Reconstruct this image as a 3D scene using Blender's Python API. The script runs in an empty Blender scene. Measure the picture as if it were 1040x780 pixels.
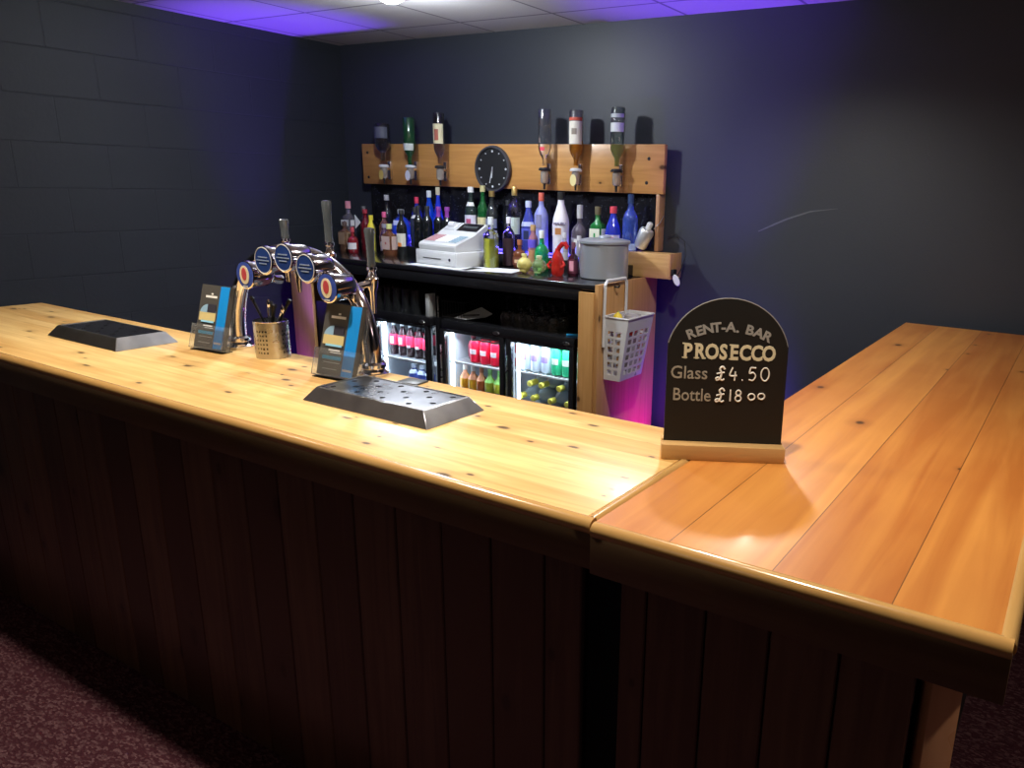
import bpy, bmesh, math, random
from mathutils import Vector, Matrix
random.seed(7)
PI = math.pi
S = bpy.context.scene
COL = S.collection

# ------------------------------------------------------------------ camera
F_PX, CX, CY = 789.738, 626.96, 411.67
yaw, pitch, roll = -0.530347, 0.276306, 0.03079
fwd = Vector((math.sin(yaw)*math.cos(pitch), math.cos(yaw)*math.cos(pitch), -math.sin(pitch)))
right0 = Vector((math.cos(yaw), -math.sin(yaw), 0)); up0 = right0.cross(fwd)
rgt = right0*math.cos(roll) + up0*math.sin(roll); upv = -right0*math.sin(roll) + up0*math.cos(roll)
cam = bpy.data.cameras.new('camera'); camo = bpy.data.objects.new('camera', cam); COL.objects.link(camo)
camo.matrix_world = Matrix(((rgt.x, upv.x, -fwd.x, 0), (rgt.y, upv.y, -fwd.y, 0), (rgt.z, upv.z, -fwd.z, 1.7), (0, 0, 0, 1)))
cam.sensor_width = 36; cam.lens = F_PX/1040*36; cam.shift_x = (520-CX)/1040; cam.shift_y = (CY-390)/1040
cam.clip_start = 0.02
S.camera = camo
# ------------------------------------------------------------------ world, exposure
S.view_settings.view_transform = 'Standard'; S.view_settings.look = 'None'
S.view_settings.exposure = 0.0; S.view_settings.gamma = 1.0
W = bpy.data.worlds.new('world'); S.world = W; W.use_nodes = True
W.node_tree.nodes['Background'].inputs[0].default_value = (0.30, 0.33, 0.42, 1)
W.node_tree.nodes['Background'].inputs[1].default_value = 0.03

# ------------------------------------------------------------------ lights
def spot(name, loc, target, power, color, angle=120, blend=0.6, radius=0.04):
    l = bpy.data.lights.new(name, 'SPOT'); l.energy = power; l.color = color
    l.spot_size = math.radians(angle); l.spot_blend = blend; l.shadow_soft_size = radius
    o = bpy.data.objects.new(name, l); COL.objects.link(o); o.location = loc
    o.rotation_euler = (Vector(target)-Vector(loc)).to_track_quat('-Z', 'Y').to_euler()
    return o
def point(name, loc, power, color, radius=0.05):
    l = bpy.data.lights.new(name, 'POINT'); l.energy = power; l.color = color; l.shadow_soft_size = radius
    o = bpy.data.objects.new(name, l); COL.objects.link(o); o.location = loc
    return o
CEIL = 2.58
WARM = (1.0, 0.90, 0.74)
COOL = (0.86, 0.93, 1.0)
DOWN = [  # x, y, power, colour
    (-3.03, 2.93, 62, COOL, 160),
    (-1.25, 2.75, 80, (1.0, .95, .86), 160),
    (-3.2, 1.22, 62, WARM, 108),
    (-2.05, 1.22, 96, WARM, 124),
    (-0.65, 1.22, 84, WARM, 108),
    (0.85, 1.45, 36, WARM, 108)]  # last entry: unseen downlight added to brighten the carpet at right
for i, (x, y, p, c, ang) in enumerate(DOWN):
    spot('downlight_beam', (x, y, CEIL-(0.10 if ang == 160 else 0.035)), (x, y, 0), p, c, ang, 0.7, 0.045)
point('downlight_spill', (DOWN[0][0], DOWN[0][1], CEIL-0.14), 34, COOL, 0.05)
# added fill lights without fixtures, standing in for the room's ambient light
point('room_fill_light', (-4.0, -0.9, 2.3), 2.2, (1.0, 0.8, 0.72), 0.25)
point('room_fill_light', (1.9, 1.6, 2.2), 9, (1.0, 0.75, 0.7), 0.25)
point('room_fill_light', (-1.6, -1.7, 2.3), 6, (1.0, 0.9, 0.84), 0.4)
# coloured led floods on the floor behind the bar
BLUE = (0.16, 0.05, 1.0)
spot('led_flood_light', (-1.5, 3.45, 0.16), (-1.8, 3.86, 2.58), 380, BLUE, 40, 1.0, 0.03)
spot('led_flood_light', (-1.5, 3.45, 0.16), (-1.75, 4.08, 0.55), 60, (0.12, 0.04, 1.0), 84, 1.0, 0.04)
spot('led_flood_light', (-1.86, 3.86, 0.16), (-2.12, 3.86, 0.42), 15, (0.58, 0.0, 1.0), 95, 1.0, 0.04)
spot('led_flood_light', (-4.25, 3.15, 0.16), (-4.42, 3.35, 2.58), 420, BLUE, 38, 1.0, 0.03)
spot('led_flood_light', (-4.25, 3.15, 0.16), (-4.74, 3.35, 0.62), 26, (0.24, 0.04, 1.0), 75, 0.8, 0.04)

_l = bpy.data.lights.new('riser_led_light', 'AREA'); _l.shape = 'RECTANGLE'; _l.size = 1.8; _l.size_y = 0.015; _l.energy = 3.2; _l.color = (0.12, 0.08, 1.0)
_o = bpy.data.objects.new('riser_led_light', _l); COL.objects.link(_o); _o.location = (-3.15, 4.012, 1.285); _o.rotation_euler = (-2.0, 0, 0)
# ------------------------------------------------------------------ materials
MATS = {}
def pbr(name, color, rough=0.5, metal=0.0, trans=0.0, emit=None, es=0.0, coat=0.0, ior=1.45, alpha=1.0, noise=0.0, bump=0.0, bscale=60, spec=None):
    if name in MATS: return MATS[name]
    m = bpy.data.materials.new(name); m.use_nodes = True; nt = m.node_tree
    b = nt.nodes['Principled BSDF']
    b.inputs['Base Color'].default_value = (*color, 1); b.inputs['Roughness'].default_value = rough
    b.inputs['Metallic'].default_value = metal; b.inputs['Transmission Weight'].default_value = trans
    b.inputs['Coat Weight'].default_value = coat; b.inputs['Coat Roughness'].default_value = 0.08
    b.inputs['IOR'].default_value = ior; b.inputs['Alpha'].default_value = alpha
    if spec is not None: b.inputs['Specular IOR Level'].default_value = spec
    if emit: b.inputs['Emission Color'].default_value = (*emit, 1); b.inputs['Emission Strength'].default_value = es
    tc = nt.nodes.new('ShaderNodeTexCoord'); n = nt.nodes.new('ShaderNodeTexNoise'); n.inputs['Scale'].default_value = bscale
    nt.links.new(tc.outputs['Object'], n.inputs['Vector'])
    # gentle procedural variation of the roughness on every surface
    mr = nt.nodes.new('ShaderNodeMapRange'); mr.inputs[3].default_value = max(0, rough-0.04); mr.inputs[4].default_value = min(1, rough+0.04)
    nt.links.new(n.outputs['Fac'], mr.inputs[0]); nt.links.new(mr.outputs[0], b.inputs['Roughness'])
    if noise:
        r = nt.nodes.new('ShaderNodeMixRGB'); r.blend_type = 'MULTIPLY'; r.inputs[0].default_value = noise
        r.inputs[1].default_value = (*color, 1); nt.links.new(n.outputs['Fac'], r.inputs[2]); nt.links.new(r.outputs[0], b.inputs['Base Color'])
    if bump:
        bp = nt.nodes.new('ShaderNodeBump'); bp.inputs['Strength'].default_value = bump; bp.inputs['Distance'].default_value = 0.004
        nt.links.new(n.outputs['Fac'], bp.inputs['Height']); nt.links.new(bp.outputs[0], b.inputs['Normal'])
    MATS[name] = m
    return m

def pine(name, light, dark, along='x', across='y', pw=0.1, off=0.0, seam=0.5, kscale=3.0, kthr=0.06, kstretch=0.6, kprob=0.5, rough=0.25, coat=0.6, tone=0.25, knotcol=(0.03, 0.012, 0.004), seamw=0.02, gscale=1.0):
    if name in MATS: return MATS[name]
    m = bpy.data.materials.new(name); m.use_nodes = True; nt = m.node_tree; N = nt.nodes; L = nt.links
    b = N['Principled BSDF']; b.inputs['Coat Weight'].default_value = coat; b.inputs['Coat Roughness'].default_value = 0.12
    tc = N.new('ShaderNodeTexCoord'); sx = N.new('ShaderNodeSeparateXYZ'); L.new(tc.outputs['Object'], sx.inputs[0])
    ax = {'x': 0, 'y': 1, 'z': 2}
    other = [a for a in 'xyz' if a not in (along, across)][0]
    U = sx.outputs[ax[along]]; V = sx.outputs[ax[across]]; Wd = sx.outputs[ax[other]]
    def mth(op, a, bb=None, c=None):
        n = N.new('ShaderNodeMath'); n.operation = op
        for i, q in enumerate((a, bb, c)):
            if q is None: continue
            if isinstance(q, (int, float)): n.inputs[i].default_value = q
            else: L.new(q, n.inputs[i])
        return n.outputs[0]
    t = mth('DIVIDE', mth('SUBTRACT', V, off), pw)
    idx = mth('FLOOR', t); fr = mth('SUBTRACT', t, idx)
    wn = N.new('ShaderNodeTexWhiteNoise'); wn.noise_dimensions = '1D'; L.new(idx, wn.inputs['W'])
    rnd = wn.outputs['Value']
    cb = N.new('ShaderNodeCombineXYZ')
    L.new(mth('ADD', mth('MULTIPLY', U, 1.6*gscale), mth('MULTIPLY', rnd, 37.0)), cb.inputs[0])
    L.new(mth('MULTIPLY', V, 26.0*gscale), cb.inputs[1]); L.new(mth('MULTIPLY', Wd, 26.0), cb.inputs[2])
    g = N.new('ShaderNodeTexNoise'); g.inputs['Scale'].default_value = 1.6; g.inputs['Detail'].default_value = 5; g.inputs['Distortion'].default_value = 0.6
    L.new(cb.outputs[0], g.inputs['Vector'])
    g2 = N.new('ShaderNodeTexNoise'); g2.inputs['Scale'].default_value = 2.3; g2.inputs['Detail'].default_value = 3
    L.new(tc.outputs['Object'], g2.inputs['Vector'])
    fac = mth('ADD', mth('MULTIPLY', g.outputs['Fac'], 0.9), mth('MULTIPLY', rnd, tone))
    fac = mth('ADD', fac, mth('MULTIPLY', g2.outputs['Fac'], 0.35))
    cr = N.new('ShaderNodeValToRGB'); e = cr.color_ramp.elements
    e[0].position = 0.45; e[0].color = (*light, 1); e[1].position = 1.05; e[1].color = (*dark, 1)
    L.new(fac, cr.inputs[0])
    # knots
    kc = N.new('ShaderNodeCombineXYZ'); L.new(mth('ADD', mth('MULTIPLY', U, kstretch), mth('MULTIPLY', rnd, 51.0)), kc.inputs[0]); L.new(V, kc.inputs[1])
    vo = N.new('ShaderNodeTexVoronoi'); vo.voronoi_dimensions = '2D'; vo.inputs['Scale'].default_value = kscale; L.new(kc.outputs[0], vo.inputs['Vector'])
    sc = N.new('ShaderNodeSeparateColor'); L.new(vo.outputs['Color'], sc.inputs[0])
    ok = mth('LESS_THAN', sc.outputs[0], kprob)
    thr = mth('MULTIPLY', mth('ADD', sc.outputs[1], 0.3), kthr)
    kd = mth('DIVIDE', vo.outputs['Distance'], thr)
    kr = N.new('ShaderNodeMapRange'); kr.inputs[1].default_value = 0.7; kr.inputs[2].default_value = 1.5; kr.inputs[3].default_value = 1; kr.inputs[4].default_value = 0
    L.new(kd, kr.inputs[0]); kf = mth('MULTIPLY', kr.outputs[0], ok)
    halo = N.new('ShaderNodeMapRange'); halo.inputs[1].default_value = 1.0; halo.inputs[2].default_value = 4.5; halo.inputs[3].default_value = 0.4; halo.inputs[4].default_value = 0
    L.new(kd, halo.inputs[0]); hf = mth('MULTIPLY', halo.outputs[0], ok)
    mh = N.new('ShaderNodeMixRGB'); L.new(hf, mh.inputs[0]); L.new(cr.outputs[0], mh.inputs[1]); mh.inputs[2].default_value = (*[c*0.55 for c in dark], 1)
    mk = N.new('ShaderNodeMixRGB'); L.new(mth('MULTIPLY', kf, 0.85), mk.inputs[0]); L.new(mh.outputs[0], mk.inputs[1]); mk.inputs[2].default_value = (*knotcol, 1)
    # seams between boards
    sm = mth('LESS_THAN', fr, seamw)
    ms = N.new('ShaderNodeMixRGB'); L.new(mth('MULTIPLY', sm, seam), ms.inputs[0]); L.new(mk.outputs[0], ms.inputs[1]); ms.inputs[2].default_value = (*[c*0.12 for c in dark], 1)
    L.new(ms.outputs[0], b.inputs['Base Color'])
    rr = N.new('ShaderNodeMapRange'); rr.inputs[3].default_value = rough-0.06; rr.inputs[4].default_value = rough+0.1; L.new(g2.outputs['Fac'], rr.inputs[0]); L.new(rr.outputs[0], b.inputs['Roughness'])
    bp = N.new('ShaderNodeBump'); bp.inputs['Strength'].default_value = 0.25; bp.inputs['Distance'].default_value = 0.002
    L.new(mth('SUBTRACT', mth('MULTIPLY', g.outputs['Fac'], 0.15), mth('MULTIPLY', sm, 1.0)), bp.inputs['Height']); L.new(bp.outputs[0], b.inputs['Normal'])
    MATS[name] = m
    return m

def carpet_mat():
    m = bpy.data.materials.new('burgundy_carpet'); m.use_nodes = True; nt = m.node_tree; N = nt.nodes; L = nt.links
    b = N['Principled BSDF']; b.inputs['Roughness'].default_value = 0.95; b.inputs['Specular IOR Level'].default_value = 0.1
    tc = N.new('ShaderNodeTexCoord')
    mp = N.new('ShaderNodeMapping'); mp.inputs['Rotation'].default_value = (0, 0, 0.7); mp.inputs['Scale'].default_value = (80, 160, 60)
    L.new(tc.outputs['Object'], mp.inputs[0])
    v = N.new('ShaderNodeTexVoronoi'); v.inputs['Scale'].default_value = 1.0; L.new(mp.outputs[0], v.inputs['Vector'])
    n = N.new('ShaderNodeTexNoise'); n.inputs['Scale'].default_value = 3; L.new(tc.outputs['Object'], n.inputs['Vector'])
    sc = N.new('ShaderNodeSeparateColor'); L.new(v.outputs['Color'], sc.inputs[0])
    cr = N.new('ShaderNodeValToRGB'); e = cr.color_ramp.elements
    e[0].position = 0.5; e[0].color = (0.060, 0.018, 0.026, 1); e[1].position = 1.0; e[1].color = (0.15, 0.075, 0.085, 1)
    L.new(sc.outputs[0], cr.inputs[0]); L.new(cr.outputs[0], b.inputs['Base Color'])
    bp = N.new('ShaderNodeBump'); bp.inputs['Strength'].default_value = 0.9; bp.inputs['Distance'].default_value = 0.006
    L.new(v.outputs['Distance'], bp.inputs['Height']); L.new(bp.outputs[0], b.inputs['Normal'])
    return m
def ceiling_mat():
    m = bpy.data.materials.new('ceiling_tiles'); m.use_nodes = True; nt = m.node_tree; N = nt.nodes; L = nt.links
    b = N['Principled BSDF']; b.inputs['Roughness'].default_value = 0.9
    tc = N.new('ShaderNodeTexCoord'); mp = N.new('ShaderNodeMapping'); L.new(tc.outputs['Object'], mp.inputs[0])
    mp.inputs['Location'].default_value = (2.04, -3.77, 0)
    br = N.new('ShaderNodeTexBrick'); br.offset = 0.0; br.inputs['Scale'].default_value = 1.0
    br.inputs['Brick Width'].default_value = 0.655; br.inputs['Row Height'].default_value = 0.55; br.inputs['Mortar Size'].default_value = 0.009
    br.inputs['Color1'].default_value = (0.62, 0.6, 0.6, 1); br.inputs['Color2'].default_value = (0.55, 0.53, 0.54, 1); br.inputs['Mortar'].default_value = (0.25, 0.23, 0.26, 1)
    L.new(mp.outputs[0], br.inputs['Vector']); 
    n = N.new('ShaderNodeTexNoise'); n.inputs['Scale'].default_value = 150; L.new(tc.outputs['Object'], n.inputs['Vector'])
    mx = N.new('ShaderNodeMixRGB'); mx.blend_type = 'MULTIPLY'; mx.inputs[0].default_value = 0.25; L.new(br.outputs['Color'], mx.inputs[1]); L.new(n.outputs['Fac'], mx.inputs[2])
    L.new(mx.outputs[0], b.inputs['Base Color'])
    bp = N.new('ShaderNodeBump'); bp.inputs['Strength'].default_value = 0.4; bp.inputs['Distance'].default_value = 0.004; bp.invert = True
    L.new(br.outputs['Fac'], bp.inputs['Height']); L.new(bp.outputs[0], b.inputs['Normal'])
    return m
def block_wall_mat():
    m = bpy.data.materials.new('painted_blockwork'); m.use_nodes = True; nt = m.node_tree; N = nt.nodes; L = nt.links
    b = N['Principled BSDF']; b.inputs['Roughness'].default_value = 0.6
    tc = N.new('ShaderNodeTexCoord'); sx = N.new('ShaderNodeSeparateXYZ'); L.new(tc.outputs['Object'], sx.inputs[0])
    cb = N.new('ShaderNodeCombineXYZ'); L.new(sx.outputs[1], cb.inputs[0]); L.new(sx.outputs[2], cb.inputs[1])
    mp = N.new('ShaderNodeMapping'); mp.inputs['Location'].default_value = (0.10, -0.205, 0); L.new(cb.outputs[0], mp.inputs[0])
    br = N.new('ShaderNodeTexBrick'); br.offset = 0.5; br.inputs['Scale'].default_value = 1.0
    br.inputs['Brick Width'].default_value = 0.46; br.inputs['Row Height'].default_value = 0.2315; br.inputs['Mortar Size'].default_value = 0.004; br.inputs['Mortar Smooth'].default_value = 0.4
    br.inputs['Color1'].default_value = (0.015, 0.019, 0.026, 1); br.inputs['Color2'].default_value = (0.017, 0.021, 0.029, 1); br.inputs['Mortar'].default_value = (0.016, 0.019, 0.027, 1)
    L.new(mp.outputs[0], br.inputs['Vector']); L.new(br.outputs['Color'], b.inputs['Base Color'])
    n = N.new('ShaderNodeTexNoise'); n.inputs['Scale'].default_value = 60; n.inputs['Detail'].default_value = 4; L.new(tc.outputs['Object'], n.inputs['Vector'])
    bp = N.new('ShaderNodeBump'); bp.inputs['Strength'].default_value = 0.6; bp.inputs['Distance'].default_value = 0.006; bp.invert = True
    ad = N.new('ShaderNodeMath'); ad.operation = 'MULTIPLY_ADD'; L.new(n.outputs['Fac'], ad.inputs[0]); ad.inputs[1].default_value = 0.25; L.new(br.outputs['Fac'], ad.inputs[2])
    L.new(ad.outputs[0], bp.inputs['Height']); L.new(bp.outputs[0], b.inputs['Normal'])
    return m
def plaster_mat():
    m = bpy.data.materials.new('painted_plaster'); m.use_nodes = True; nt = m.node_tree; N = nt.nodes; L = nt.links
    b = N['Principled BSDF']; b.inputs['Roughness'].default_value = 0.5
    tc = N.new('ShaderNodeTexCoord')
    n = N.new('ShaderNodeTexNoise'); n.inputs['Scale'].default_value = 1.3; n.inputs['Detail'].default_value = 6; L.new(tc.outputs['Object'], n.inputs['Vector'])
    cr = N.new('ShaderNodeValToRGB'); e = cr.color_ramp.elements
    e[0].position = 0.3; e[0].color = (0.029, 0.035, 0.047, 1); e[1].position = 0.8; e[1].color = (0.036, 0.042, 0.055, 1)
    L.new(n.outputs['Fac'], cr.inputs[0]); L.new(cr.outputs[0], b.inputs['Base Color'])
    n2 = N.new('ShaderNodeTexNoise'); n2.inputs['Scale'].default_value = 90; L.new(tc.outputs['Object'], n2.inputs['Vector'])
    bp = N.new('ShaderNodeBump'); bp.inputs['Strength'].default_value = 0.15; bp.inputs['Distance'].default_value = 0.003
    L.new(n2.outputs['Fac'], bp.inputs['Height']); L.new(bp.outputs[0], b.inputs['Normal'])
    return m

M_TOP = pine('varnished_pine_strips', (0.86, 0.60, 0.25), (0.60, 0.33, 0.10), 'x', 'y', pw=0.046, seam=0.22, kscale=12, kthr=0.085, kstretch=0.5, kprob=0.42, rough=0.36, coat=0.15, tone=0.30, seamw=0.03)
M_TOP2 = pine('varnished_orange_boards', (0.70, 0.31, 0.068), (0.45, 0.145, 0.026), 'y', 'x', pw=0.19, off=-0.738, seam=0.75, kscale=5, kthr=0.045, kstretch=0.7, kprob=0.3, rough=0.40, coat=0.12, tone=0.3, seamw=0.010, gscale=0.45)
M_NOSE = pine('varnished_pine_nosing', (0.60, 0.36, 0.13), (0.48, 0.26, 0.08), 'x', 'z', pw=5, seam=0, kprob=0.0, rough=0.2)
M_NOSEY = pine('varnished_pine_lip', (0.60, 0.36, 0.13), (0.48, 0.26, 0.08), 'y', 'z', pw=5, seam=0, kprob=0.0, rough=0.2)
M_FASC = pine('stained_pine_fascia', (0.15, 0.09, 0.04), (0.10, 0.055, 0.025), 'x', 'z', pw=5, seam=0, kscale=4, kthr=0.03, kprob=0.2, rough=0.4, coat=.2)
M_BOARD = pine('stained_pine_cladding', (0.17, 0.09, 0.05), (0.08, 0.038, 0.022), 'z', 'x', pw=0.145, off=2.4, seam=0.9, kscale=6, kthr=0.08, kstretch=0.6, kprob=0.35, rough=0.4, coat=0.2, tone=0.6, seamw=0.035)
M_BOARD2 = pine('stained_side_cladding', (0.17, 0.09, 0.05), (0.08, 0.038, 0.022), 'z', 'x', pw=0.125, seam=0.9, kscale=6, kthr=0.08, kstretch=0.6, kprob=0.35, rough=0.4, coat=0.2, tone=0.6, seamw=0.03)
M_PINE_BK = pine('pale_pine_upright', (0.55, 0.31, 0.115), (0.42, 0.21, 0.065), 'z', 'x', pw=0.4, seam=0, kscale=5, kthr=0.06, kprob=0.4, rough=0.4, coat=0.2)
M_PINE_SIDE = pine('pale_pine_side_panel', (0.55, 0.31, 0.125), (0.42, 0.21, 0.07), 'z', 'y', pw=0.2, off=0.04, seam=0.3, kscale=5, kthr=0.06, kprob=0.4, rough=0.4, coat=0.2)
M_PLANK = pine('optic_plank_pine', (0.62, 0.32, 0.10), (0.45, 0.20, 0.055), 'x', 'z', pw=1.0, off=-0.5, seam=0, kscale=4, kthr=0.06, kprob=0.3, rough=0.35, coat=0.3)
M_RAW = pine('planed_pine_block', (0.66, 0.42, 0.18), (0.5, 0.28, 0.10), 'x', 'z', pw=1.0, off=-0.5, seam=0, kscale=9, kthr=0.06, kprob=0.18, rough=0.4, coat=0.2)
BLACK = pbr('black_laminate', (0.012, 0.012, 0.014), 0.22, coat=0.3)
BLACKM = pbr('matt_black', (0.010, 0.010, 0.012), 0.6)
CHROME = pbr('polished_chrome', (0.78, 0.76, 0.82), 0.10, 1.0)
STEEL = pbr('brushed_steel', (0.62, 0.60, 0.58), 0.28, 1.0, noise=0.3, bscale=40)
GREYM = pbr('anodised_grey_metal', (0.46, 0.50, 0.56), 0.36, 0.55)
WHITEP = pbr('white_plastic', (0.68, 0.69, 0.70), 0.35)
CLEARP = pbr('clear_acrylic', (0.92, 0.94, 0.96), 0.08, trans=.95, ior=1.25)
PAPER = pbr('white_paper', (0.78, 0.80, 0.82), 0.7)

# ------------------------------------------------------------------ mesh helpers
def V3(*a): return Vector(a)
def box(bm, x0, x1, y0, y1, z0, z1, bev=0.0, mat=None, seg=2):
    vs = [bm.verts.new((x, y, z)) for x in (x0, x1) for y in (y0, y1) for z in (z0, z1)]
    q = [(0, 1, 3, 2), (4, 6, 7, 5), (0, 4, 5, 1), (2, 3, 7, 6), (0, 2, 6, 4), (1, 5, 7, 3)]
    fs = [bm.faces.new([vs[i] for i in f]) for f in q]
    if bev > 0:
        es = set(e for f in fs for e in f.edges)
        r = bmesh.ops.bevel(bm, geom=list(es), offset=bev, segments=seg, affect='EDGES', profile=0.5)
        vs = list(set(v for f in r['faces'] for v in f.verts) | set(v for v in vs if v.is_valid))
    if mat is not None:
        bmesh.ops.transform(bm, matrix=mat, verts=[v for v in vs if v.is_valid])
    return vs
def lathe(bm, prof, cx=0, cy=0, seg=20, a0=0.0, a1=2*PI, mat=None, sx=1.0, sy=1.0):
    full = abs(a1-a0-2*PI) < 1e-6; n = seg if full else seg+1
    rings = []; allv = []
    for r, z in prof:
        if r < 1e-6:
            v = bm.verts.new((cx, cy, z)); rings.append([v]*n); allv.append(v)
        else:
            ring = [bm.verts.new((cx+r*sx*math.cos(a0+(a1-a0)*i/seg), cy+r*sy*math.sin(a0+(a1-a0)*i/seg), z)) for i in range(n)]
            rings.append(ring); allv += ring
    for a, b in zip(rings, rings[1:]):
        for i in range(n if full else n-1):
            j = (i+1) % n
            vv = []
            for v in (a[i], a[j], b[j], b[i]):
                if v not in vv: vv.append(v)
            if len(vv) >= 3:
                try: bm.faces.new(vv)
                except ValueError: pass
    if mat is not None: bmesh.ops.transform(bm, matrix=mat, verts=allv)
    return allv
def tube(bm, pts, r, seg=10, caps=True):
    pts = [Vector(p) for p in pts]; n = len(pts)
    rs = r if isinstance(r, (list, tuple)) else [r]*n
    t0 = (pts[1]-pts[0]).normalized(); nrm = t0.orthogonal().normalized(); rings = []
    for i, p in enumerate(pts):
        t = (pts[min(i+1, n-1)]-pts[max(i-1, 0)]).normalized()
        nrm = (nrm - t*nrm.dot(t)).normalized(); bn = t.cross(nrm)
        rings.append([bm.verts.new(p+(nrm*math.cos(2*PI*k/seg)+bn*math.sin(2*PI*k/seg))*rs[i]) for k in range(seg)])
    for a, b in zip(rings, rings[1:]):
        for k in range(seg): bm.faces.new((a[k], a[(k+1) % seg], b[(k+1) % seg], b[k]))
    if caps: bm.faces.new(rings[0][::-1]); bm.faces.new(rings[-1])
def prism(bm, poly, y0, y1, mat=None):
    """poly in x,z extruded along y"""
    a = [bm.verts.new((x, y0, z)) for x, z in poly]; b = [bm.verts.new((x, y1, z)) for x, z in poly]
    n = len(poly); bm.faces.new(a); bm.faces.new(b[::-1])
    for i in range(n): bm.faces.new((a[i], b[i], b[(i+1) % n], a[(i+1) % n]))
    if mat is not None: bmesh.ops.transform(bm, matrix=mat, verts=a+b)
def obj(name, bm, mat, parent=None, loc=None, smooth=35, rot=None):
    me = bpy.data.meshes.new(name)
    bmesh.ops.recalc_face_normals(bm, faces=bm.faces[:])
    if smooth:
        for f in bm.faces: f.smooth = True
        for e in bm.edges:
            if len(e.link_faces) == 2 and e.calc_face_angle(0) > math.radians(smooth): e.smooth = False
    bm.to_mesh(me); bm.free()
    me.materials.append(mat)
    o = bpy.data.objects.new(name, me); COL.objects.link(o)
    if parent: o.parent = parent
    if loc is not None: o.location = loc
    if rot is not None: o.rotation_euler = rot
    return o
def NB(): return bmesh.new()
def tag(o, label, cat, group=None):
    o['label'] = label; o['category'] = cat
    if group: o['group'] = group
    return o
def thing(name, label, cat, loc=(0, 0, 0), rz=0, group=None, rot=None):
    o = bpy.data.objects.new(name, None); COL.objects.link(o); o.location = loc
    o.rotation_euler = rot if rot else (0, 0, rz); o.empty_display_size = 0.05
    return tag(o, label, cat, group)
def struct(name, bm, mat):
    o = obj(name, bm, mat); o['kind'] = 'structure'; return o
def simple(name, bm, mat, label, cat, loc=(0, 0, 0), rz=0, group=None, smooth=35, rot=None):
    o = obj(name, bm, mat, None, loc, smooth); o.rotation_euler = rot if rot else (0, 0, rz)
    return tag(o, label, cat, group)
def dup(root, loc, label, group=None, rz=None):
    r = root.copy(); COL.objects.link(r); r.location = loc; r['label'] = label
    if rz is not None: r.rotation_euler = (0, 0, rz)
    if group: r['group'] = group
    for ch in list(root.children):
        c = ch.copy(); COL.objects.link(c); c.parent = r
        for g in ch.children:
            d = g.copy(); COL.objects.link(d); d.parent = c
    return r
def text_bm(bm, s, size, mat, extrude=0.0006, offset=0.0, align='LEFT', sx=1.0):
    cu = bpy.data.curves.new('t', 'FONT'); cu.body = s; cu.size = size; cu.extrude = extrude; cu.offset = offset; cu.align_x = align; cu.resolution_u = 3
    o = bpy.data.objects.new('t', cu); COL.objects.link(o)
    dg = bpy.context.evaluated_depsgraph_get(); dg.update()
    me = bpy.data.meshes.new_from_object(o.evaluated_get(dg))
    me.transform(mat @ Matrix.Diagonal((sx, 1, 1, 1)))
    bm.from_mesh(me)
    bpy.data.objects.remove(o); bpy.data.curves.remove(cu); bpy.data.meshes.remove(me)
UPR = Matrix(((1, 0, 0, 0), (0, 0, -1, 0), (0, 1, 0, 0), (0, 0, 0, 1)))   # lay text (x, y) into (x, z), facing -y

# ------------------------------------------------------------------ the room
XL, YB, XR, YF = -4.74, 4.08, 3.2, -3.2
b = NB(); box(b, XL, XR, YF, YB, -0.1, 0); struct('floor', b, carpet_mat())
b = NB(); box(b, XL-0.1, XR+0.1, YF-0.1, YB+0.1, CEIL, CEIL+0.1); struct('ceiling', b, ceiling_mat())
b = NB(); box(b, XL-0.1, XL, YF-0.1, YB+0.1, -0.1, CEIL); struct('wall_left', b, block_wall_mat())
PL = plaster_mat()
b = NB(); box(b, XL, XR, YB, YB+0.1, -0.1, CEIL); struct('wall_back', b, PL)
b = NB(); box(b, XR, XR+0.1, YF-0.1, YB+0.1, -0.1, CEIL); struct('wall_right', b, PL)
b = NB(); box(b, XL, XR, YF-0.1, YF, -0.1, CEIL); struct('wall_front', b, PL)

# ------------------------------------------------------------------ front bar
BX0, BX1, BY0, BY1, BT = -4.09, -0.702, 1.118, 1.715, 1.10
t = thing('bar_counter', 'long pine bar with pale strip-wood top and dark vertical board front', 'bar counter', (-2.4, 1.4, 0))
ox, oy = 2.4, -1.4
def bxl(bm, x0, x1, y0, y1, z0, z1, **k): box(bm, x0+ox, x1+ox, y0+oy, y1+oy, z0, z1, **k)
b = NB(); bxl(b, BX0, BX1-0.022, BY0+0.02, BY1, 1.062, BT, bev=0.002); obj('worktop', b, M_TOP, t)
b = NB()
pts = [(BX0+ox, BY0+0.014+oy, BT-0.014), (BX1+ox-0.004, BY0+0.014+oy, BT-0.014)]
tube(b, pts, 0.0165, 14); obj('front_nosing', b, M_NOSE, t)
b = NB(); tube(b, [(BX1-0.012+ox, BY0+0.02+oy, BT-0.011), (BX1-0.012+ox, BY1+oy, BT-0.011)], 0.0135, 14); obj('end_nosing', b, M_NOSEY, t)
b = NB(); bxl(b, BX0, BX1-0.004, BY0+0.004, BY0+0.026, 1.0, BT-0.02, bev=0.002); obj('fascia', b, M_FASC, t)
b = NB(); bxl(b, BX1-0.022, BX1-0.002, BY0+0.026, BY1, 1.0, BT-0.02, bev=0.002); obj('end_fascia', b, M_FASC, t)
def boards(bm, x0, x1, y, z0, z1, pw, th=0.018):
    k = math.floor(x0/pw); x = k*pw
    while x < x1-1e-4:
        a, c = max(x, x0), min(x+pw, x1)
        if c-a > 0.006: bxl(bm, a+0.0012, c-0.0012, y, y+th, z0, z1, bev=0.003, seg=1)
        x += pw
b = NB(); boards(b, -4.02, -0.775, 1.20, 0.0, 1.0, 0.145); obj('plank_cladding', b, M_BOARD, t)
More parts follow.
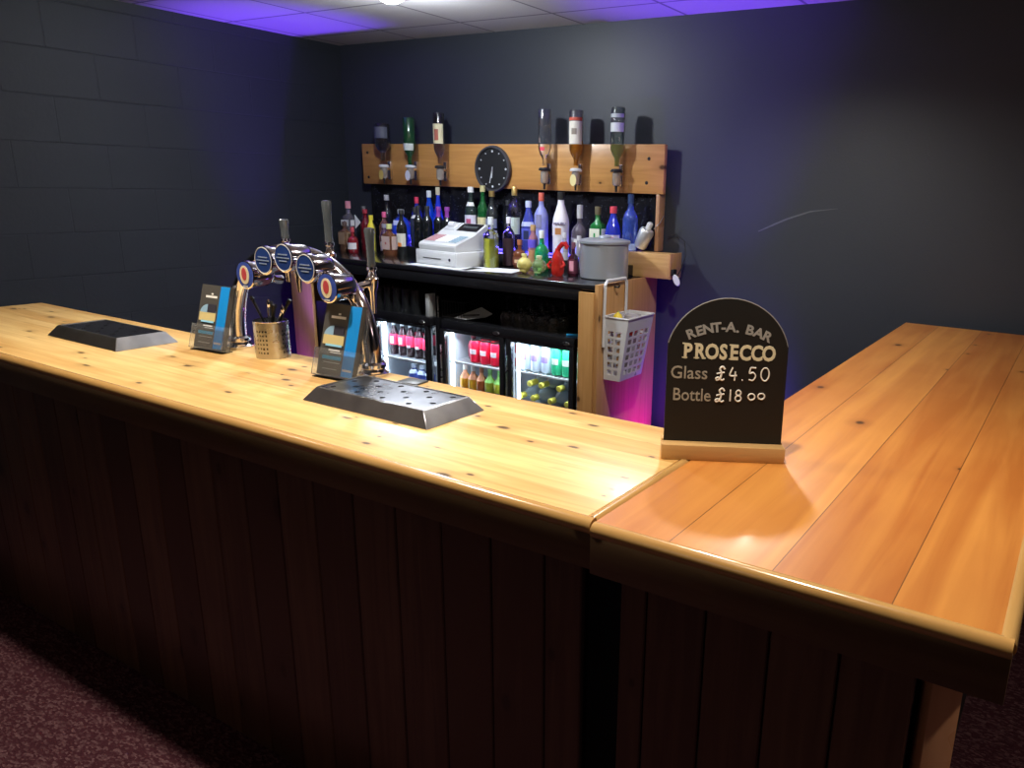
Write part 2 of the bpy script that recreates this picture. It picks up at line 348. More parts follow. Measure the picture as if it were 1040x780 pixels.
b = NB(); bxl(b, -4.02, -0.80, 1.222, 1.26, 0, 1.0); bxl(b, -4.04, -4.0, 1.2, 1.66, 0, 1.0); bxl(b, -0.83, -0.795, 1.26, 1.66, 0, 1.0); bxl(b, -4.0, -0.83, 1.26, 1.66, 0.4, 0.42); bxl(b, -4.0, -0.83, 1.26, 1.66, 1.03, 1.062)
obj('carcass', b, BLACKM, t)
b = NB(); bxl(b, -2.75, -1.82, 1.66, 1.93, 0.98, 1.0); bxl(b, -2.75, -2.72, 1.66, 1.91, 0, 0.98); bxl(b, -1.85, -1.82, 1.66, 1.91, 0, 0.98); obj('service_shelf', b, BLACKM, t)

# ------------------------------------------------------------------ side counter
SX0, SX1, SY0, SY1 = -0.70, 0.006, 1.106, 3.93
t = thing('side_counter', 'orange varnished wide-board counter running back to the wall on the right', 'bar counter', (0, 1.4, 0))
ox, oy = 0, -1.4
b = NB(); bxl(b, SX0, SX1-0.016, SY0+0.018, SY1, 1.062, BT, bev=0.0015); obj('worktop', b, M_TOP2, t)
b = NB(); tube(b, [(SX0+0.002, SY0+0.014+oy, BT-0.0135), (SX1-0.004, SY0+0.014+oy, BT-0.0135)], 0.0155, 14); obj('front_nosing', b, M_NOSE, t)
b = NB(); tube(b, [(SX1-0.0145, SY0+0.014+oy, BT-0.0135), (SX1-0.0145, SY1+oy, BT-0.0135)], 0.0155, 14); obj('side_nosing', b, M_NOSEY, t)
b = NB(); bxl(b, SX0, SX1-0.003, SY0+0.003, SY0+0.024, 1.0, BT-0.018, bev=0.002); obj('fascia', b, M_FASC, t)
b = NB(); bxl(b, SX1-0.024, SX1-0.003, SY0+0.024, SY1, 1.0, BT-0.018, bev=0.002); bxl(b, SX0+0.002, SX0+0.02, SY0+0.03, SY1, 1.0, 1.062, bev=0.002); obj('side_fascia', b, M_FASC, t)
b = NB(); boards(b, -0.684, -0.12, 1.20, 0.0, 1.0, 0.125); obj('plank_cladding', b, M_BOARD2, t)
b = NB(); bxl(b, -0.66, -0.13, 1.222, 1.26, 0, 1.0); bxl(b, -0.66, -0.63, 1.26, 3.9, 0, 1.0); bxl(b, -0.13, -0.11, 1.3, 3.9, 0, 1.0); bxl(b, -0.66, -0.11, 1.26, 3.9, 1.0, 1.062); obj('carcass', b, BLACKM, t)
b = NB()
vs = box(b, -0.016, 0.016, -0.028, 0.028, 0, 1.0, bev=0.002, mat=Matrix.Translation((-0.088, 1.24+oy, 0)) @ Matrix.Rotation(-0.9, 4, 'Z'))
obj('corner_post', b, pine('corner_post_pine', (0.62, 0.30, 0.16), (0.5, 0.22, 0.1), 'z', 'x', pw=3, seam=0, kprob=0.1), t)

# ------------------------------------------------------------------ ceiling downlights
EM = pbr('lamp_glow', (1, 1, 1), 0.5, emit=(0.95, 0.98, 1.0), es=18)
EMW = pbr('warm_lamp_glow', (1, 1, 1), 0.5, emit=(1.0, 0.9, 0.72), es=25)
dl_labels = ['bright white round downlight in the ceiling tiles above the back bar', 'warm round downlight in the ceiling above the side counter',
             'warm round downlight in the ceiling above the far left of the bar', 'warm round downlight in the ceiling above the middle of the bar', 'warm round downlight in the ceiling above the joint of the two counters', 'added unseen downlight brightening the carpet right of the side counter']
for i, (x, y, p, c, ang) in enumerate(DOWN):
    t = thing('ceiling_downlight', dl_labels[i], 'ceiling light', (x, y, CEIL), group='recessed ceiling downlights')
    b = NB(); lathe(b, [(0.085, -0.001), (0.085, -0.010), (0.072, -0.016), (0.062, -0.014), (0.062, -0.001)], seg=28); obj('rim', b, WHITEP, t)
    if i == 0:
        b = NB(); lathe(b, [(0.075, -0.012), (0.078, -0.03), (0.06, -0.065), (0.03, -0.082), (0, -0.086)], seg=28); obj('glass_dome', b, EM, t); continue
    b = NB(); lathe(b, [(0.0, -0.009), (0.061, -0.009), (0.061, -0.002), (0, -0.002)], seg=28); obj('lamp_face', b, EM if i == 0 else EMW, t)
# LED floods on the floor
for x, y, lab, e in ((-1.5, 3.45, 'small black led flood lamp on the floor between the cabinet and side counter', (0.2, 0.05, 1)),
                     (-1.86, 3.86, 'small black led flood lamp on the floor beside the pine end panel', (1, 0.05, 0.8)),
                     (-4.25, 3.15, 'small black led flood lamp on the floor by the left wall', (0.2, 0.05, 1))):
    t = thing('led_flood_lamp', lab, 'floor lamp', (x, y, 0), group='led flood lamps')
    b = NB(); lathe(b, [(0, 0), (0.06, 0), (0.07, 0.03), (0.075, 0.12), (0.07, 0.12), (0.062, 0.10), (0, 0.10)], seg=20); obj('housing', b, BLACKM, t)
    b = NB(); lathe(b, [(0, 0.112), (0.06, 0.112), (0.06, 0.102), (0, 0.102)], seg=20); obj('lens', b, pbr('led_lens_'+str(int(e[0]*10)), (1, 1, 1), 0.4, emit=e, es=6), t)

# ------------------------------------------------------------------ back bar cabinet
CX0, CX1, CYF, CYB, CT = -4.56, -2.12, 3.39, 4.03, 1.20
t = thing('back_bar_cabinet', 'black-topped back bar cabinet with pine uprights against the wall', 'cabinet', (-3.3, 3.7, 0))
ox, oy = 3.3, -3.7
b = NB(); bxl(b, CX0, CX1-0.022, CYF, CYB, CT-0.03, CT, bev=0.006, seg=3); obj('counter_top', b, BLACK, t)
b = NB(); bxl(b, CX1-0.022, CX1, CYF, CYB, 0, CT+0.002, bev=0.002); obj('end_panel', b, M_PINE_SIDE, t)
b = NB(); bxl(b, -2.235, -2.142, CYF-0.012, CYF+0.01, 0, 1.16, bev=0.002); obj('front_upright', b, M_PINE_BK, t)
b = NB(); bxl(b, -4.54, -4.34, CYF-0.012, CYF+0.01, 0, 1.12, bev=0.002); obj('front_upright', b, M_PINE_BK, t)
b = NB(); bxl(b, CX0, CX0+0.022, CYF+0.01, CYB, 0, CT-0.03, bev=0.002); obj('end_panel', b, M_PINE_SIDE, t)
b = NB(); bxl(b, CX0+0.022, CX1-0.022, CYB-0.02, CYB, 0, CT-0.03); obj('back_panel', b, BLACKM, t)
b = NB(); bxl(b, -4.34, -3.875, CYF+0.02, CYF+0.04, 0, 0.9); bxl(b, -4.34, -3.875, CYF+0.04, CYB-0.02, 0.88, 0.9); obj('cupboard_front', b, BLACKM, t)
b = NB(); bxl(b, -4.45, -2.235, CYF+0.004, CYF+0.03, 1.11, CT-0.03, bev=0.002); obj('apron', b, BLACK, t)
ST = 1.265
b = NB(); box(b, -0.95, 0.95, -0.10, 0.10, 0, ST-CT, bev=0.003)
t = thing('bottle_riser', 'long black raised step along the back of the counter carrying bottles', 'display step', (-3.15, 3.91, CT)); obj('step', b, BLACK, t)
b = NB(); box(b, -.92, .92, .101, .106, ST-CT+.004, ST-CT+.014); obj('blue_led_strip', b, pbr('blue_led_strip', (.1, .1, .8), .4, emit=(.12, .08, 1), es=4), t)

# ------------------------------------------------------------------ optic board on the wall
t = thing('optic_board', 'wide pine plank on a speckled black panel fixed above the back bar', 'wall board', (-3.3, 4.0, 1.2))
ox, oy = 3.3, -4.0
SPK = pbr('speckled_black', (0.01, 0.01, 0.012), 0.25)
nt = SPK.node_tree; N = nt.nodes; v = N.new('ShaderNodeTexVoronoi'); v.inputs['Scale'].default_value = 70
tc = [n for n in N if n.type == 'TEX_COORD'][0]; nt.links.new(tc.outputs['Object'], v.inputs['Vector'])
cr = N.new('ShaderNodeValToRGB'); cr.color_ramp.elements[0].position = 0.06; cr.color_ramp.elements[0].color = (0.35, 0.4, 0.5, 1); cr.color_ramp.elements[1].position = 0.13; cr.color_ramp.elements[1].color = (0.008, 0.008, 0.011, 1)
nt.links.new(v.outputs['Distance'], cr.inputs[0]); nt.links.new(cr.outputs[0], N['Principled BSDF'].inputs['Base Color'])
b = NB(); bxl(b, -4.45, -2.12, 4.035, 4.07, 0.0, 0.5); obj('splash_panel', b, SPK, t)
b = NB(); bxl(b, -4.485, -2.092, 4.0, 4.033, 0.455, 0.722, bev=0.004); obj('plank', b, M_PLANK, t)
b = NB(); bxl(b, -2.134, -2.112, 4.0, 4.07, 0.14, 0.453, bev=0.002); obj('side_batten', b, pine('batten_pine', (0.5, 0.28, 0.16), (0.4, 0.2, 0.1), 'z', 'x', pw=1, seam=0, kprob=0), t)
for x, z in ((-4.43, 0.665), (-4.43, 0.50), (-2.19, 0.645), (-2.20, 0.515)):
    b = NB(); lathe(b, [(0, -0.004), (0.008, -0.004), (0.01, 0), (0, 0)], seg=12, mat=Matrix.Translation((x+ox, 4.0+oy, z)) @ Matrix.Rotation(PI/2, 4, 'X') @ Matrix.Rotation(PI, 4, 'Y')); obj('bolt_head', b, BLACKM, t)

# timber box, cable and pale tag at the right end
t = thing('timber_box', 'short pine timber block on the right end of the back bar', 'wooden block', (-2.07, 3.95, CT+0.002))
b = NB(); box(b, -0.17, 0.095, -0.07, 0.07, 0, 0.135, bev=0.003); obj('block', b, M_RAW, t)
b = NB(); box(b, 0.095, 0.105, -0.07, 0.07, 0.0, 0.14, bev=0.002); obj('end_cap', b, M_PINE_SIDE, t)
b = NB(); box(b, 0.105, 0.122, -0.06, -0.015, 0.02, 0.055, bev=0.003); obj('cable_clip', b, BLACKM, t)
b = NB(); tube(b, [(-2.08, 4.06, 1.42), (-2.03, 4.065, 1.44), (-1.97, 4.055, 1.40), (-1.945, 4.03, 1.33), (-1.93, 3.95, 1.26), (-1.93, 3.90, 1.22)], 0.003, 6)
simple('hanging_cable', b, BLACKM, 'thin black cable looping down beside the pine timber block', 'cable')
b = NB(); lathe(b, [(0, -0.004), (0.03, -0.004), (0.034, 0), (0.03, 0.004), (0, 0.004)], seg=18, sx=0.55, sy=1.0, mat=Matrix.Rotation(-0.5, 4, 'Y') @ Matrix.Rotation(PI/2, 4, 'X'))
simple('oval_tag', b, WHITEP, 'small pale oval tag hanging from the cable beside the timber block', 'tag', (-1.93, 3.895, 1.20))

# ------------------------------------------------------------------ wall clock
t = thing('wall_clock', 'round black wall clock with pale dots and hands on the pine plank', 'clock', (-3.295, 3.995, 1.772), rot=(PI/2, 0, 0))
b = NB(); lathe(b, [(0.0, 0.0), (0.138, 0.0), (0.142, 0.012), (0.138, 0.026), (0.128, 0.028), (0.124, 0.012), (0, 0.012)], seg=40); obj('case', b, pbr('dark_grey_plastic', (0.06, 0.06, 0.07), 0.35), t)
b = NB(); lathe(b, [(0, 0.016), (0.123, 0.016), (0.123, 0.0125), (0, 0.0125)], seg=40); obj('dial', b, BLACKM, t)
PALE = pbr('pale_print', (0.6, 0.62, 0.66), 0.5)
for k in range(12):
    b = NB(); a = k*PI/6; lathe(b, [(0, 0.0185), (0.0045 if k % 3 else 0.007, 0.0185), (0.0045 if k % 3 else 0.007, 0.0163), (0, 0.0163)], cx=0.106*math.sin(a), cy=0.106*math.cos(a), seg=8); obj('hour_mark', b, PALE, t)
for nm, L_, w_, a in (('hour_hand', 0.055, 0.004, PI+0.1), ('minute_hand', 0.088, 0.0028, PI+0.25)):
    b = NB(); box(b, -w_, w_, -0.012, L_, 0.019, 0.0205, mat=Matrix.Rotation(-a, 4, 'Z')); obj(nm, b, PALE, t)

# ------------------------------------------------------------------ bottles
def glassm(c, tr=0.85, rough=0.05):
    tr = 1.0 if tr >= 0.8 else tr
    return pbr('bottle_glass_%d_%d_%d_%d' % tuple(int(x*100) for x in (*c, tr)), c, rough, trans=tr, ior=1.45, coat=(0.8 if rough < .2 else 0))
def labm(c): return pbr('printed_label_%d_%d_%d' % tuple(int(x*100) for x in c), c, 0.55)
PROF = {  # fractions: radius, height
    'wine': [(0, 0), (.9, 0), (1, .02), (1, .60), (.93, .66), (.62, .73), (.42, .78), (.38, .85), (.36, .93), (.40, .935), (.40, .955), (0, .955)],
    'spirit': [(0, 0), (.93, 0), (1, .02), (1, .62), (.96, .67), (.7, .74), (.40, .79), (.34, .84), (.33, .92), (0, .92)],
    'square': [(0, 0), (.95, 0), (1, .02), (1, .62), (.95, .67), (.55, .72), (.36, .76), (.34, .90), (0, .90)],
    'rum': [(0, 0), (.92, 0), (1, .03), (1, .42), (1.02, .52), (.95, .60), (.66, .72), (.42, .82), (.36, .90), (.36, .93), (0, .93)],
    'squat': [(0, 0), (.9, 0), (1, .04), (1, .44), (.97, .52), (.75, .60), (.36, .66), (.30, .72), (.30, .86), (0, .86)],
    'cone': [(0, 0), (.95, 0), (1, .03), (.9, .2), (.62, .45), (.36, .65), (.22, .80), (.2, .92), (0, .92)],
    'ball': [(0, 0), (.5, 0), (.72, .06), (.93, .2), (1, .36), (.95, .52), (.75, .68), (.45, .77), (.26, .80), (.24, .92), (0, .92)],
    'slim': [(0, 0), (.94, 0), (1, .02), (1, .66), (.8, .74), (.5, .80), (.45, .92), (0, .92)]}
def bottle(x, y, z, h, r, kind, glass, cap, labs, label, cat='bottle', tr=0.85, liquid=None, rough=0.05, group='bottles on the back bar', caph=None, name='spirit_bottle', emblem=None, flip=False, rz=0.0):
    """labs: list of (z0, z1, colour) as fractions of height"""
    t = thing(name, label, cat, (x, y, z), rz, group, rot=((PI, 0, 0) if flip else None))
    pr = PROF[kind]; seg = 4 if kind == 'square' else 20; fx = 1.0
    sgn = -1 if flip else 1
    b = NB()
    if kind == 'square':
        seg = 20
        def sq(prof):
            out = lathe(b, [(rr*r, zz*h) for rr, zz in prof], seg=24)
            for v in out:
                zz = v.co.z/h
                if zz < 0.7:
                    a = math.atan2(v.co.y, v.co.x); k = min(1.18, 1/max(abs(math.cos(a)), abs(math.sin(a))))
                    v.co.x *= k*0.98; v.co.y *= k*0.8
        sq(pr)
    else: lathe(b, [(rr*r, zz*h) for rr, zz in pr], seg=22)
    obj('glass_body', b, glassm(glass, tr, rough), t)
    nr = [rr for rr, zz in pr if rr > 0][-1]*r; top = pr[-1][1]*h
    if liquid:
        lv, lc = liquid; b = NB()
        # liquid column just inside the glass
        prof = [(max(0, rr*r*0.93-0.0008), max(zz*h, 0.003)) for rr, zz in pr if (zz <= lv) == True]
        if flip: prof = [(max(0, rr*r*0.93-0.0008), zz*h) for rr, zz in pr if zz >= 1-lv][:-1]; 
        if len(prof) >= 2:
            z_end = lv*h if not flip else (1-lv)*h
            if flip: prof = [(0, z_end), (prof[0][0], z_end)] + prof + [(0, prof[-1][1])]
            else: prof = prof + [(prof[-1][0], z_end), (0, z_end)]
            lathe(b, prof, seg=20); obj('liquid', b, pbr('liquid_%d_%d_%d' % tuple(int(q*100) for q in lc), lc, 0.1, trans=0.35), t)
        else: b.free()
    if cap is not None:
        ch = caph if caph else h*0.09
        b = NB(); z0 = top-ch*0.55
        lathe(b, [(nr*1.02, z0), (nr*1.22, z0), (nr*1.22, h-0.002), (nr*1.12, h), (0, h)], seg=14); obj('cap', b, labm(cap) if cap != 'gold' else pbr('gold_foil', (0.7, 0.5, 0.18), 0.3, 0.8), t)
    for z0, z1, c in labs:
        b = NB()
        # radius of the body at the label
        def rad(zf):
            for (r0, a0), (r1, a1) in zip(pr, pr[1:]):
                if a0 <= zf <= a1 and a1 > a0: return (r0+(r1-r0)*(zf-a0)/(a1-a0))*r
            return r
        k = 1.17 if kind == 'square' else 1.0
        n = 5
        sy = 0.8 if kind == 'square' else 1.0
        if kind == 'square':
            w = r*0.82; box(b, -w, w, -r*0.80-0.0016, -r*0.80-0.0004, z0*h, z1*h); box(b, r*0.98+0.0004, r*0.98+0.0016, -w*.7, w*.7, z0*h, z1*h)
        else:
            lathe(b, [(rad(z0+(z1-z0)*i/n)+0.0012, (z0+(z1-z0)*i/n)*h) for i in range(n+1)], seg=16, a0=-PI*0.5*sgn-1.5, a1=-PI*0.5*sgn+1.5,)
        obj('paper_label', b, labm(c), t)
    if emblem:
        z0, z1, c = emblem; b = NB(); zc = (z0+z1)/2; rr_ = 1.0
        for (r0, a0), (r1, a1) in zip(pr, pr[1:]):
            if a0 <= zc <= a1 and a1 > a0: rr_ = r0+(r1-r0)*(zc-a0)/(a1-a0)
        lathe(b, [(rr_*r+0.0024, z0*h), (rr_*r+0.0028, zc*h), (rr_*r+0.0024, z1*h)], seg=8, a0=-PI*0.42*sgn-0.38, a1=-PI*0.42*sgn+0.38, sy=(0.8 if kind == 'square' else 1)); obj('emblem', b, labm(c), t)
    return t
W_ = (0.75, 0.75, 0.75); BL = (0.015, 0.08, 0.9); CR = (0.8, 0.76, 0.62); RD = (0.65, 0.03, 0.04); DK = (0.02, 0.02, 0.02); GN = (0.02, 0.16, 0.04)
CLR = (0.85, 0.88, 0.95)
# left cluster, standing straight on the counter
bottle(-4.50, 3.86, CT, .335, .045, 'square', (.35, .33, .4), (.75, .3, .38), [(.50, .62, W_), (.12, .2, (.5, .3, .35))], 'clear square gin bottle with pink cap, leftmost on the back bar', emblem=(.52, .6, DK), tr=.7)
bottle(-4.47, 3.97, CT, .30, .04, 'spirit', (.03, .03, .03), (.1, .1, .1), [], 'black bottle with flat stopper behind the pink-capped gin bottle', tr=.3)
bottle(-4.42, 3.75, CT, .20, .038, 'square', (.28, .14, .08), (.1, .06, .05), [(.25, .65, (.30, .2, .13))], 'small brown bottle with tan label in front of the gin bottle at the left end', tr=.5)
bottle(-4.345, 3.87, CT, .285, .034, 'wine', (.3, .015, .03), (.4, .03, .05), [], 'dark red slender bottle behind the white-labelled red bottle at left', tr=.5)
bottle(-4.31, 3.72, CT, .17, .036, 'squat', (.45, .03, .05), (.5, .06, .08), [(.15, .4, W_)], 'short red liqueur bottle with white band near the left end', tr=.5)
bottle(-4.24, 3.975, CT, .385, .036, 'wine', (.02, .02, .025), (.5, .5, .52), [(.3, .5, (.04, .04, .05))], 'tall black bottle with silver cap behind the yellow-necked bottle', tr=.2)
bottle(-4.245, 3.83, CT, .25, .028, 'slim', (.5, .45, .1), (.85, .7, .05), [(.66, .90, (.85, .72, .05)), (.06, .56, (.75, .68, .06))], 'slim bottle with yellow neck and yellow label', tr=.5, emblem=(.2, .45, (.25, .3, .3)))
bottle(-4.16, 3.87, CT, .275, .036, 'spirit', (.35, .14, .12), (.75, .12, .28), [(.18, .42, (.45, .16, .18))], 'amber bottle with pink cap right of the yellow-necked bottle', tr=.6, emblem=(.24, .36, W_))
bottle(-4.09, 3.80, CT, .20, .028, 'slim', (.16, .08, .2), (.3, .3, .35), [(.12, .42, (.62, .6, .72))], 'small purple bottle with pale label below the blue round bottle', tr=.5)
bottle(-4.04, 3.91, ST-.004, .235, .072, 'ball', (.04, .12, .95), (.7, .75, .8), [], 'round blue-lit bottle at the left of the raised step', tr=.6, emblem=(.5, .7, (.6, .65, .95)))  # led glow from behind is put into the blue glass colour
bottle(-3.965, 3.985, ST, .315, .036, 'spirit', (.05, .07, .7), (.7, .04, .1), [(.35, .55, (.6, .03, .1))], 'blue bottle with red cap and red label behind the round blue bottle', tr=.5)
bottle(-4.0, 3.76, CT, .205, .045, 'square', (.40, .15, .07), (.75, .78, .3), [(.2, .62, (.62, .47, .42))], 'square amber liqueur bottle with pinkish label in front of the blue bottles', tr=.6, emblem=(.36, .44, (.45, .12, .12)))
bottle(-3.905, 3.78, CT, .30, .034, 'wine', (.02, .02, .02), DK, [(.22, .50, (.72, .7, .6))], 'black wine bottle with cream and orange label left of the till', tr=.1, emblem=(.22, .3, (.8, .25, .05)))
bottle(-3.90, 3.90, ST, .25, .034, 'spirit', (.03, .04, .08), DK, [(.72, .80, W_)], 'dark bottle with white neck label behind the cream-labelled wine bottle', tr=.1)
bottle(-3.835, 3.97, ST, .36, .036, 'rum', (.01, .12, .95), (.65, .7, .75), [], 'tall translucent bright blue bottle with silver cap', tr=.6)
bottle(-3.75, 3.965, ST, .385, .058, 'cone', (.04, .10, 1.0), (.6, .55, .4), [], 'cone-shaped bright blue bottle on the raised step', tr=.6)
for i, (x, c) in enumerate(((-3.815, DK), (-3.735, DK), (-3.65, (.25, .04, .32)), (-3.575, (.25, .04, .32)))):
    bottle(x, 3.845 if i < 2 else 3.86, ST, .265, .0335, 'wine', (.012, .014, .016), c, [(.76, .93, c)], ['black wine bottle with black foil, left of the pair behind the till', 'black wine bottle with black foil, right of the pair behind the till', 'wine bottle with purple foil neck, left of the pair behind the till', 'wine bottle with purple foil neck, right of the pair behind the till'][i], tr=.1, name='wine_bottle')
bottle(-3.435, 3.93, ST, .395, .04, 'wine', (.03, .05, .05), W_, [(.26, .56, (.68, .66, .78)), (.70, .76, W_)], 'dark bottle with white cap and white label behind the till', tr=.3, emblem=(.42, .5, (.5, .1, .2)), caph=.03)
bottle(-3.345, 3.94, ST, .405, .036, 'wine', (.02, .18, .05), (.55, .5, .25), [(.26, .52, (.68, .62, .35))], 'green bottle with gold cap and cream label behind the till', tr=.5, emblem=(.3, .4, (.6, .1, .05)))
bottle(-3.255, 3.92, ST, .375, .039, 'wine', (.03, .035, .04), 'gold', [(.40, .55, (.25, .28, .38)), (.2, .36, (.5, .5, .6))], 'dark bottle with cork-gold top right of the green one', tr=.3)
bottle(-3.175, 3.98, ST, .32, .032, 'wine', (.012, .014, .016), DK, [], 'plain black bottle between two cork-topped bottles', tr=.1, name='wine_bottle')
bottle(-3.085, 3.93, ST, .405, .043, 'spirit', CLR, 'gold', [(.30, .55, (.45, .52, .45))], 'large clear bottle with tall cork top right of the clock', tr=.9, emblem=(.42, .55, (.55, .65, .62)))
bottle(-3.055, 3.665, CT, .295, .043, 'square', (.8, .84, .85), (.7, .75, .78), [], 'clear bottle two thirds full of green cordial beside the till', liquid=(.58, (.50, .52, .06)), tr=.9, name='cordial_bottle')
bottle(-3.02, 3.79, CT, .295, .036, 'spirit', (.5, .4, .5), (.75, .72, .8), [(.03, .58, (.03, .012, .018))], 'clear-necked bottle of dark cordial right of the green cordial', tr=.8, name='cordial_bottle')
bottle(-2.965, 3.915, ST, .325, .042, 'rum', (.12, .16, .8), (.55, .6, .8), [(.28, .5, (.10, .12, .6)), (.54, .62, (.5, .55, .8))], 'blue gin bottle with dark label beside the frosted vodka bottle', tr=.6, emblem=(.3, .46, (.02, .03, .1)))
bottle(-2.88, 3.93, ST, .375, .042, 'spirit', (.42, .46, .95), (.62, .12, .08), [], 'frosted pale blue vodka bottle with red cap', tr=.35, rough=.4, emblem=(.45, .66, (.25, .25, .42)))
bottle(-2.735, 3.93, ST, .385, .049, 'rum', (.88, .86, .95), DK, [(.34, .52, (.82, .80, .88))], 'glossy white coconut rum bottle with black cap', tr=0, rough=.25, emblem=(.36, .46, (.5, .22, .08)))
rum = [o for o in COL.objects if o.get('label', '').startswith('glossy white coconut')][0]
b = NB(); text_bm(b, 'MALIBU', .021, Matrix.Rotation(.42, 4, 'Z') @ Matrix.Translation((-.034, -.0535, .196)) @ UPR, offset=.0006); obj('printed_name', b, labm((.12, .1, .2)), rum, smooth=0)
bottle(-2.945, 3.80, CT, .165, .042, 'squat', (.22, .07, .03), (.3, .1, .04), [(.1, .4, (.16, .05, .03))], 'low dark amber bottle in front of the blue gin', tr=.3, emblem=(.18, .3, (.7, .5, .3)))
bottle(-2.81, 3.755, CT, .26, .03, 'slim', (.45, .2, .25), (.45, .28, .12), [(.50, .68, (.12, .08, .6)), (.05, .45, (.5, .25, .12))], 'slim orange and violet bottle with cork in front of the white rum', tr=.3)
bottle(-2.715, 3.71, CT, .235, .042, 'squat', (.02, .55, .16), (.75, .8, .8), [], 'bright green glass decanter bottle with clear stopper', tr=.6, emblem=(.2, .36, (.3, .7, .4)))
bottle(-2.60, 3.93, ST, .315, .048, 'squat', (.14, .12, .16), (.5, .5, .53), [(.08, .40, (.3, .29, .36))], 'flask-shaped dark bottle with silver cap and grey label', tr=.4, emblem=(.28, .38, W_), caph=.06)
bottle(-2.53, 3.82, CT, .21, .024, 'slim', (.45, .45, .5), (.55, .55, .6), [(.1, .5, (.4, .4, .44))], 'small grey bottle beside the steel pot, in front of the flask bottle', tr=.4)
bottle(-2.645, 3.84, CT, .22, .024, 'slim', (.55, .55, .6), (.6, .6, .65), [(.1, .5, (.5, .5, .56))], 'small silvery bottle between the white rum and the flask bottle', tr=.4)
bottle(-2.475, 3.93, ST, .31, .042, 'square', (.02, .22, .05), (.12, .1, .05), [(.22, .60, (.72, .75, .62)), (.08, .2, (.7, .1, .05))], 'dark green square bottle with white label behind the pot', tr=.3, emblem=(.3, .52, (.03, .3, .08)))
bottle(-2.37, 3.93, ST, .315, .046, 'rum', (.05, .08, .75), (.7, .07, .1), [(.16, .50, (.65, .62, .72))], 'blue bottle with red cap and red label behind the pot', tr=.5, emblem=(.28, .46, (.75, .05, .08)))
bottle(-2.262, 3.94, ST, .385, .044, 'spirit', (.10, .2, .85), (.02, .05, .14), [(.2, .3, (.3, .4, .75))], 'tall sapphire blue gin bottle with dark cap, rightmost behind the pot', tr=.7)
b = NB()
t = thing('triangular_pennant', 'small white triangular tag standing among the bottles at the left end', 'tag', (-4.36, 3.79, CT))
b = NB(); tube(b, [(0, 0, 0), (0, 0, .25)], .003, 8); lathe(b, [(0, 0), (.02, 0), (.02, .004), (0, .004)], seg=14); obj('tag_stand', b, BLACKM, t)
b = NB(); prism(b, [(.003, .155), (.06, .2), (.003, .25)], -.001, .001); obj('tag_face', b, PAPER, t, smooth=0)
# figural bottles in the front row
def skull(x, y, r, glass, cap, label, tr):
    t = thing('skull_bottle', label, 'bottle', (x, y, CT), 0.3, 'figural bottles at the front of the back bar')
    b = NB()
    vs = bmesh.ops.create_uvsphere(b, u_segments=20, v_segments=14, radius=r)['verts']
    for v in vs:
        x_, y_, z_ = v.co / r
        s = 1.0
        if z_ < -0.2: s = 1-0.32*min(1, (-z_-0.2)/0.5)        # jaw narrows
        v.co.x = x_*r*s*0.9; v.co.y = y_*r*(1.05 if z_ > -0.2 else s)
        for ex in (-0.38, 0.38):                              # eye sockets
            d = math.hypot(x_-ex, z_-0.02)
            if y_ < 0 and d < 0.27: v.co.y += r*0.28*(1-d/0.27)
        if y_ < 0 and abs(x_) < 0.12 and -0.35 < z_ < -0.12: v.co.y += r*0.14
        v.co.z = z_*r*1.0 + r*0.98
    for v in vs: v.co.z = max(v.co.z, 0)
    obj('glass_body', b, glassm(glass, tr), t)
    b = NB(); lathe(b, [(r*.3, r*1.85), (r*.28, r*2.05), (r*.36, r*2.08), (r*.36, r*2.35), (0, r*2.35)], seg=14); obj('cap', b, labm(cap), t)
    b = NB()
    for k in range(-2, 3): box(b, k*r*.16-r*.06, k*r*.16+r*.06, -r*.80, -r*.70, r*.30, r*.46, bev=r*.02, seg=1)
    obj('teeth', b, glassm(glass, tr*.5), t)
skull(-2.725, 3.56, .047, (.88, .78, .25), (.85, .75, .3), 'yellow skull-shaped bottle at the front of the back bar', .3)
skull(-2.615, 3.55, .046, (.55, .75, .35), (.75, .78, .5), 'greenish clear skull-shaped bottle beside the yellow skull', .75)
t = thing('red_figure_bottle', 'red glass bottle shaped like a hooked figure, between green skull and badge bottle', 'bottle', (-2.525, 3.60, CT), 0.2, 'figural bottles at the front of the back bar')
REDG = glassm((.85, .04, .03), .5)
b = NB(); lathe(b, [(0, 0), (.028, 0), (.036, .012), (.038, .04), (.033, .075), (.036, .09), (.026, .12), (.015, .135), (.013, .15), (0, .152)], seg=18); obj('glass_body', b, REDG, t)
b = NB(); tube(b, [(0, 0, .13), (.008, 0, .155), (.026, 0, .175), (.045, 0, .178), (.056, 0, .165), (.05, 0, .15)], [.012, .013, .014, .015, .014, .009], 10); obj('curved_neck', b, REDG, t)
b = NB(); tube(b, [(-.034, -.01, .08), (-.05, -.02, .06), (-.035, -.035, .045)], .008, 8); tube(b, [(.036, -.01, .08), (.05, -.02, .065), (.036, -.035, .05)], .008, 8); obj('arm', b, REDG, t)
bottle(-2.46, 3.66, CT, .185, .031, 'squat', (.10, .015, .04), (.15, .05, .08), [(.08, .5, (.12, .02, .05))], 'small dark bottle with round pink badge left of the pot', tr=.3, emblem=(.16, .46, (.75, .35, .45)))

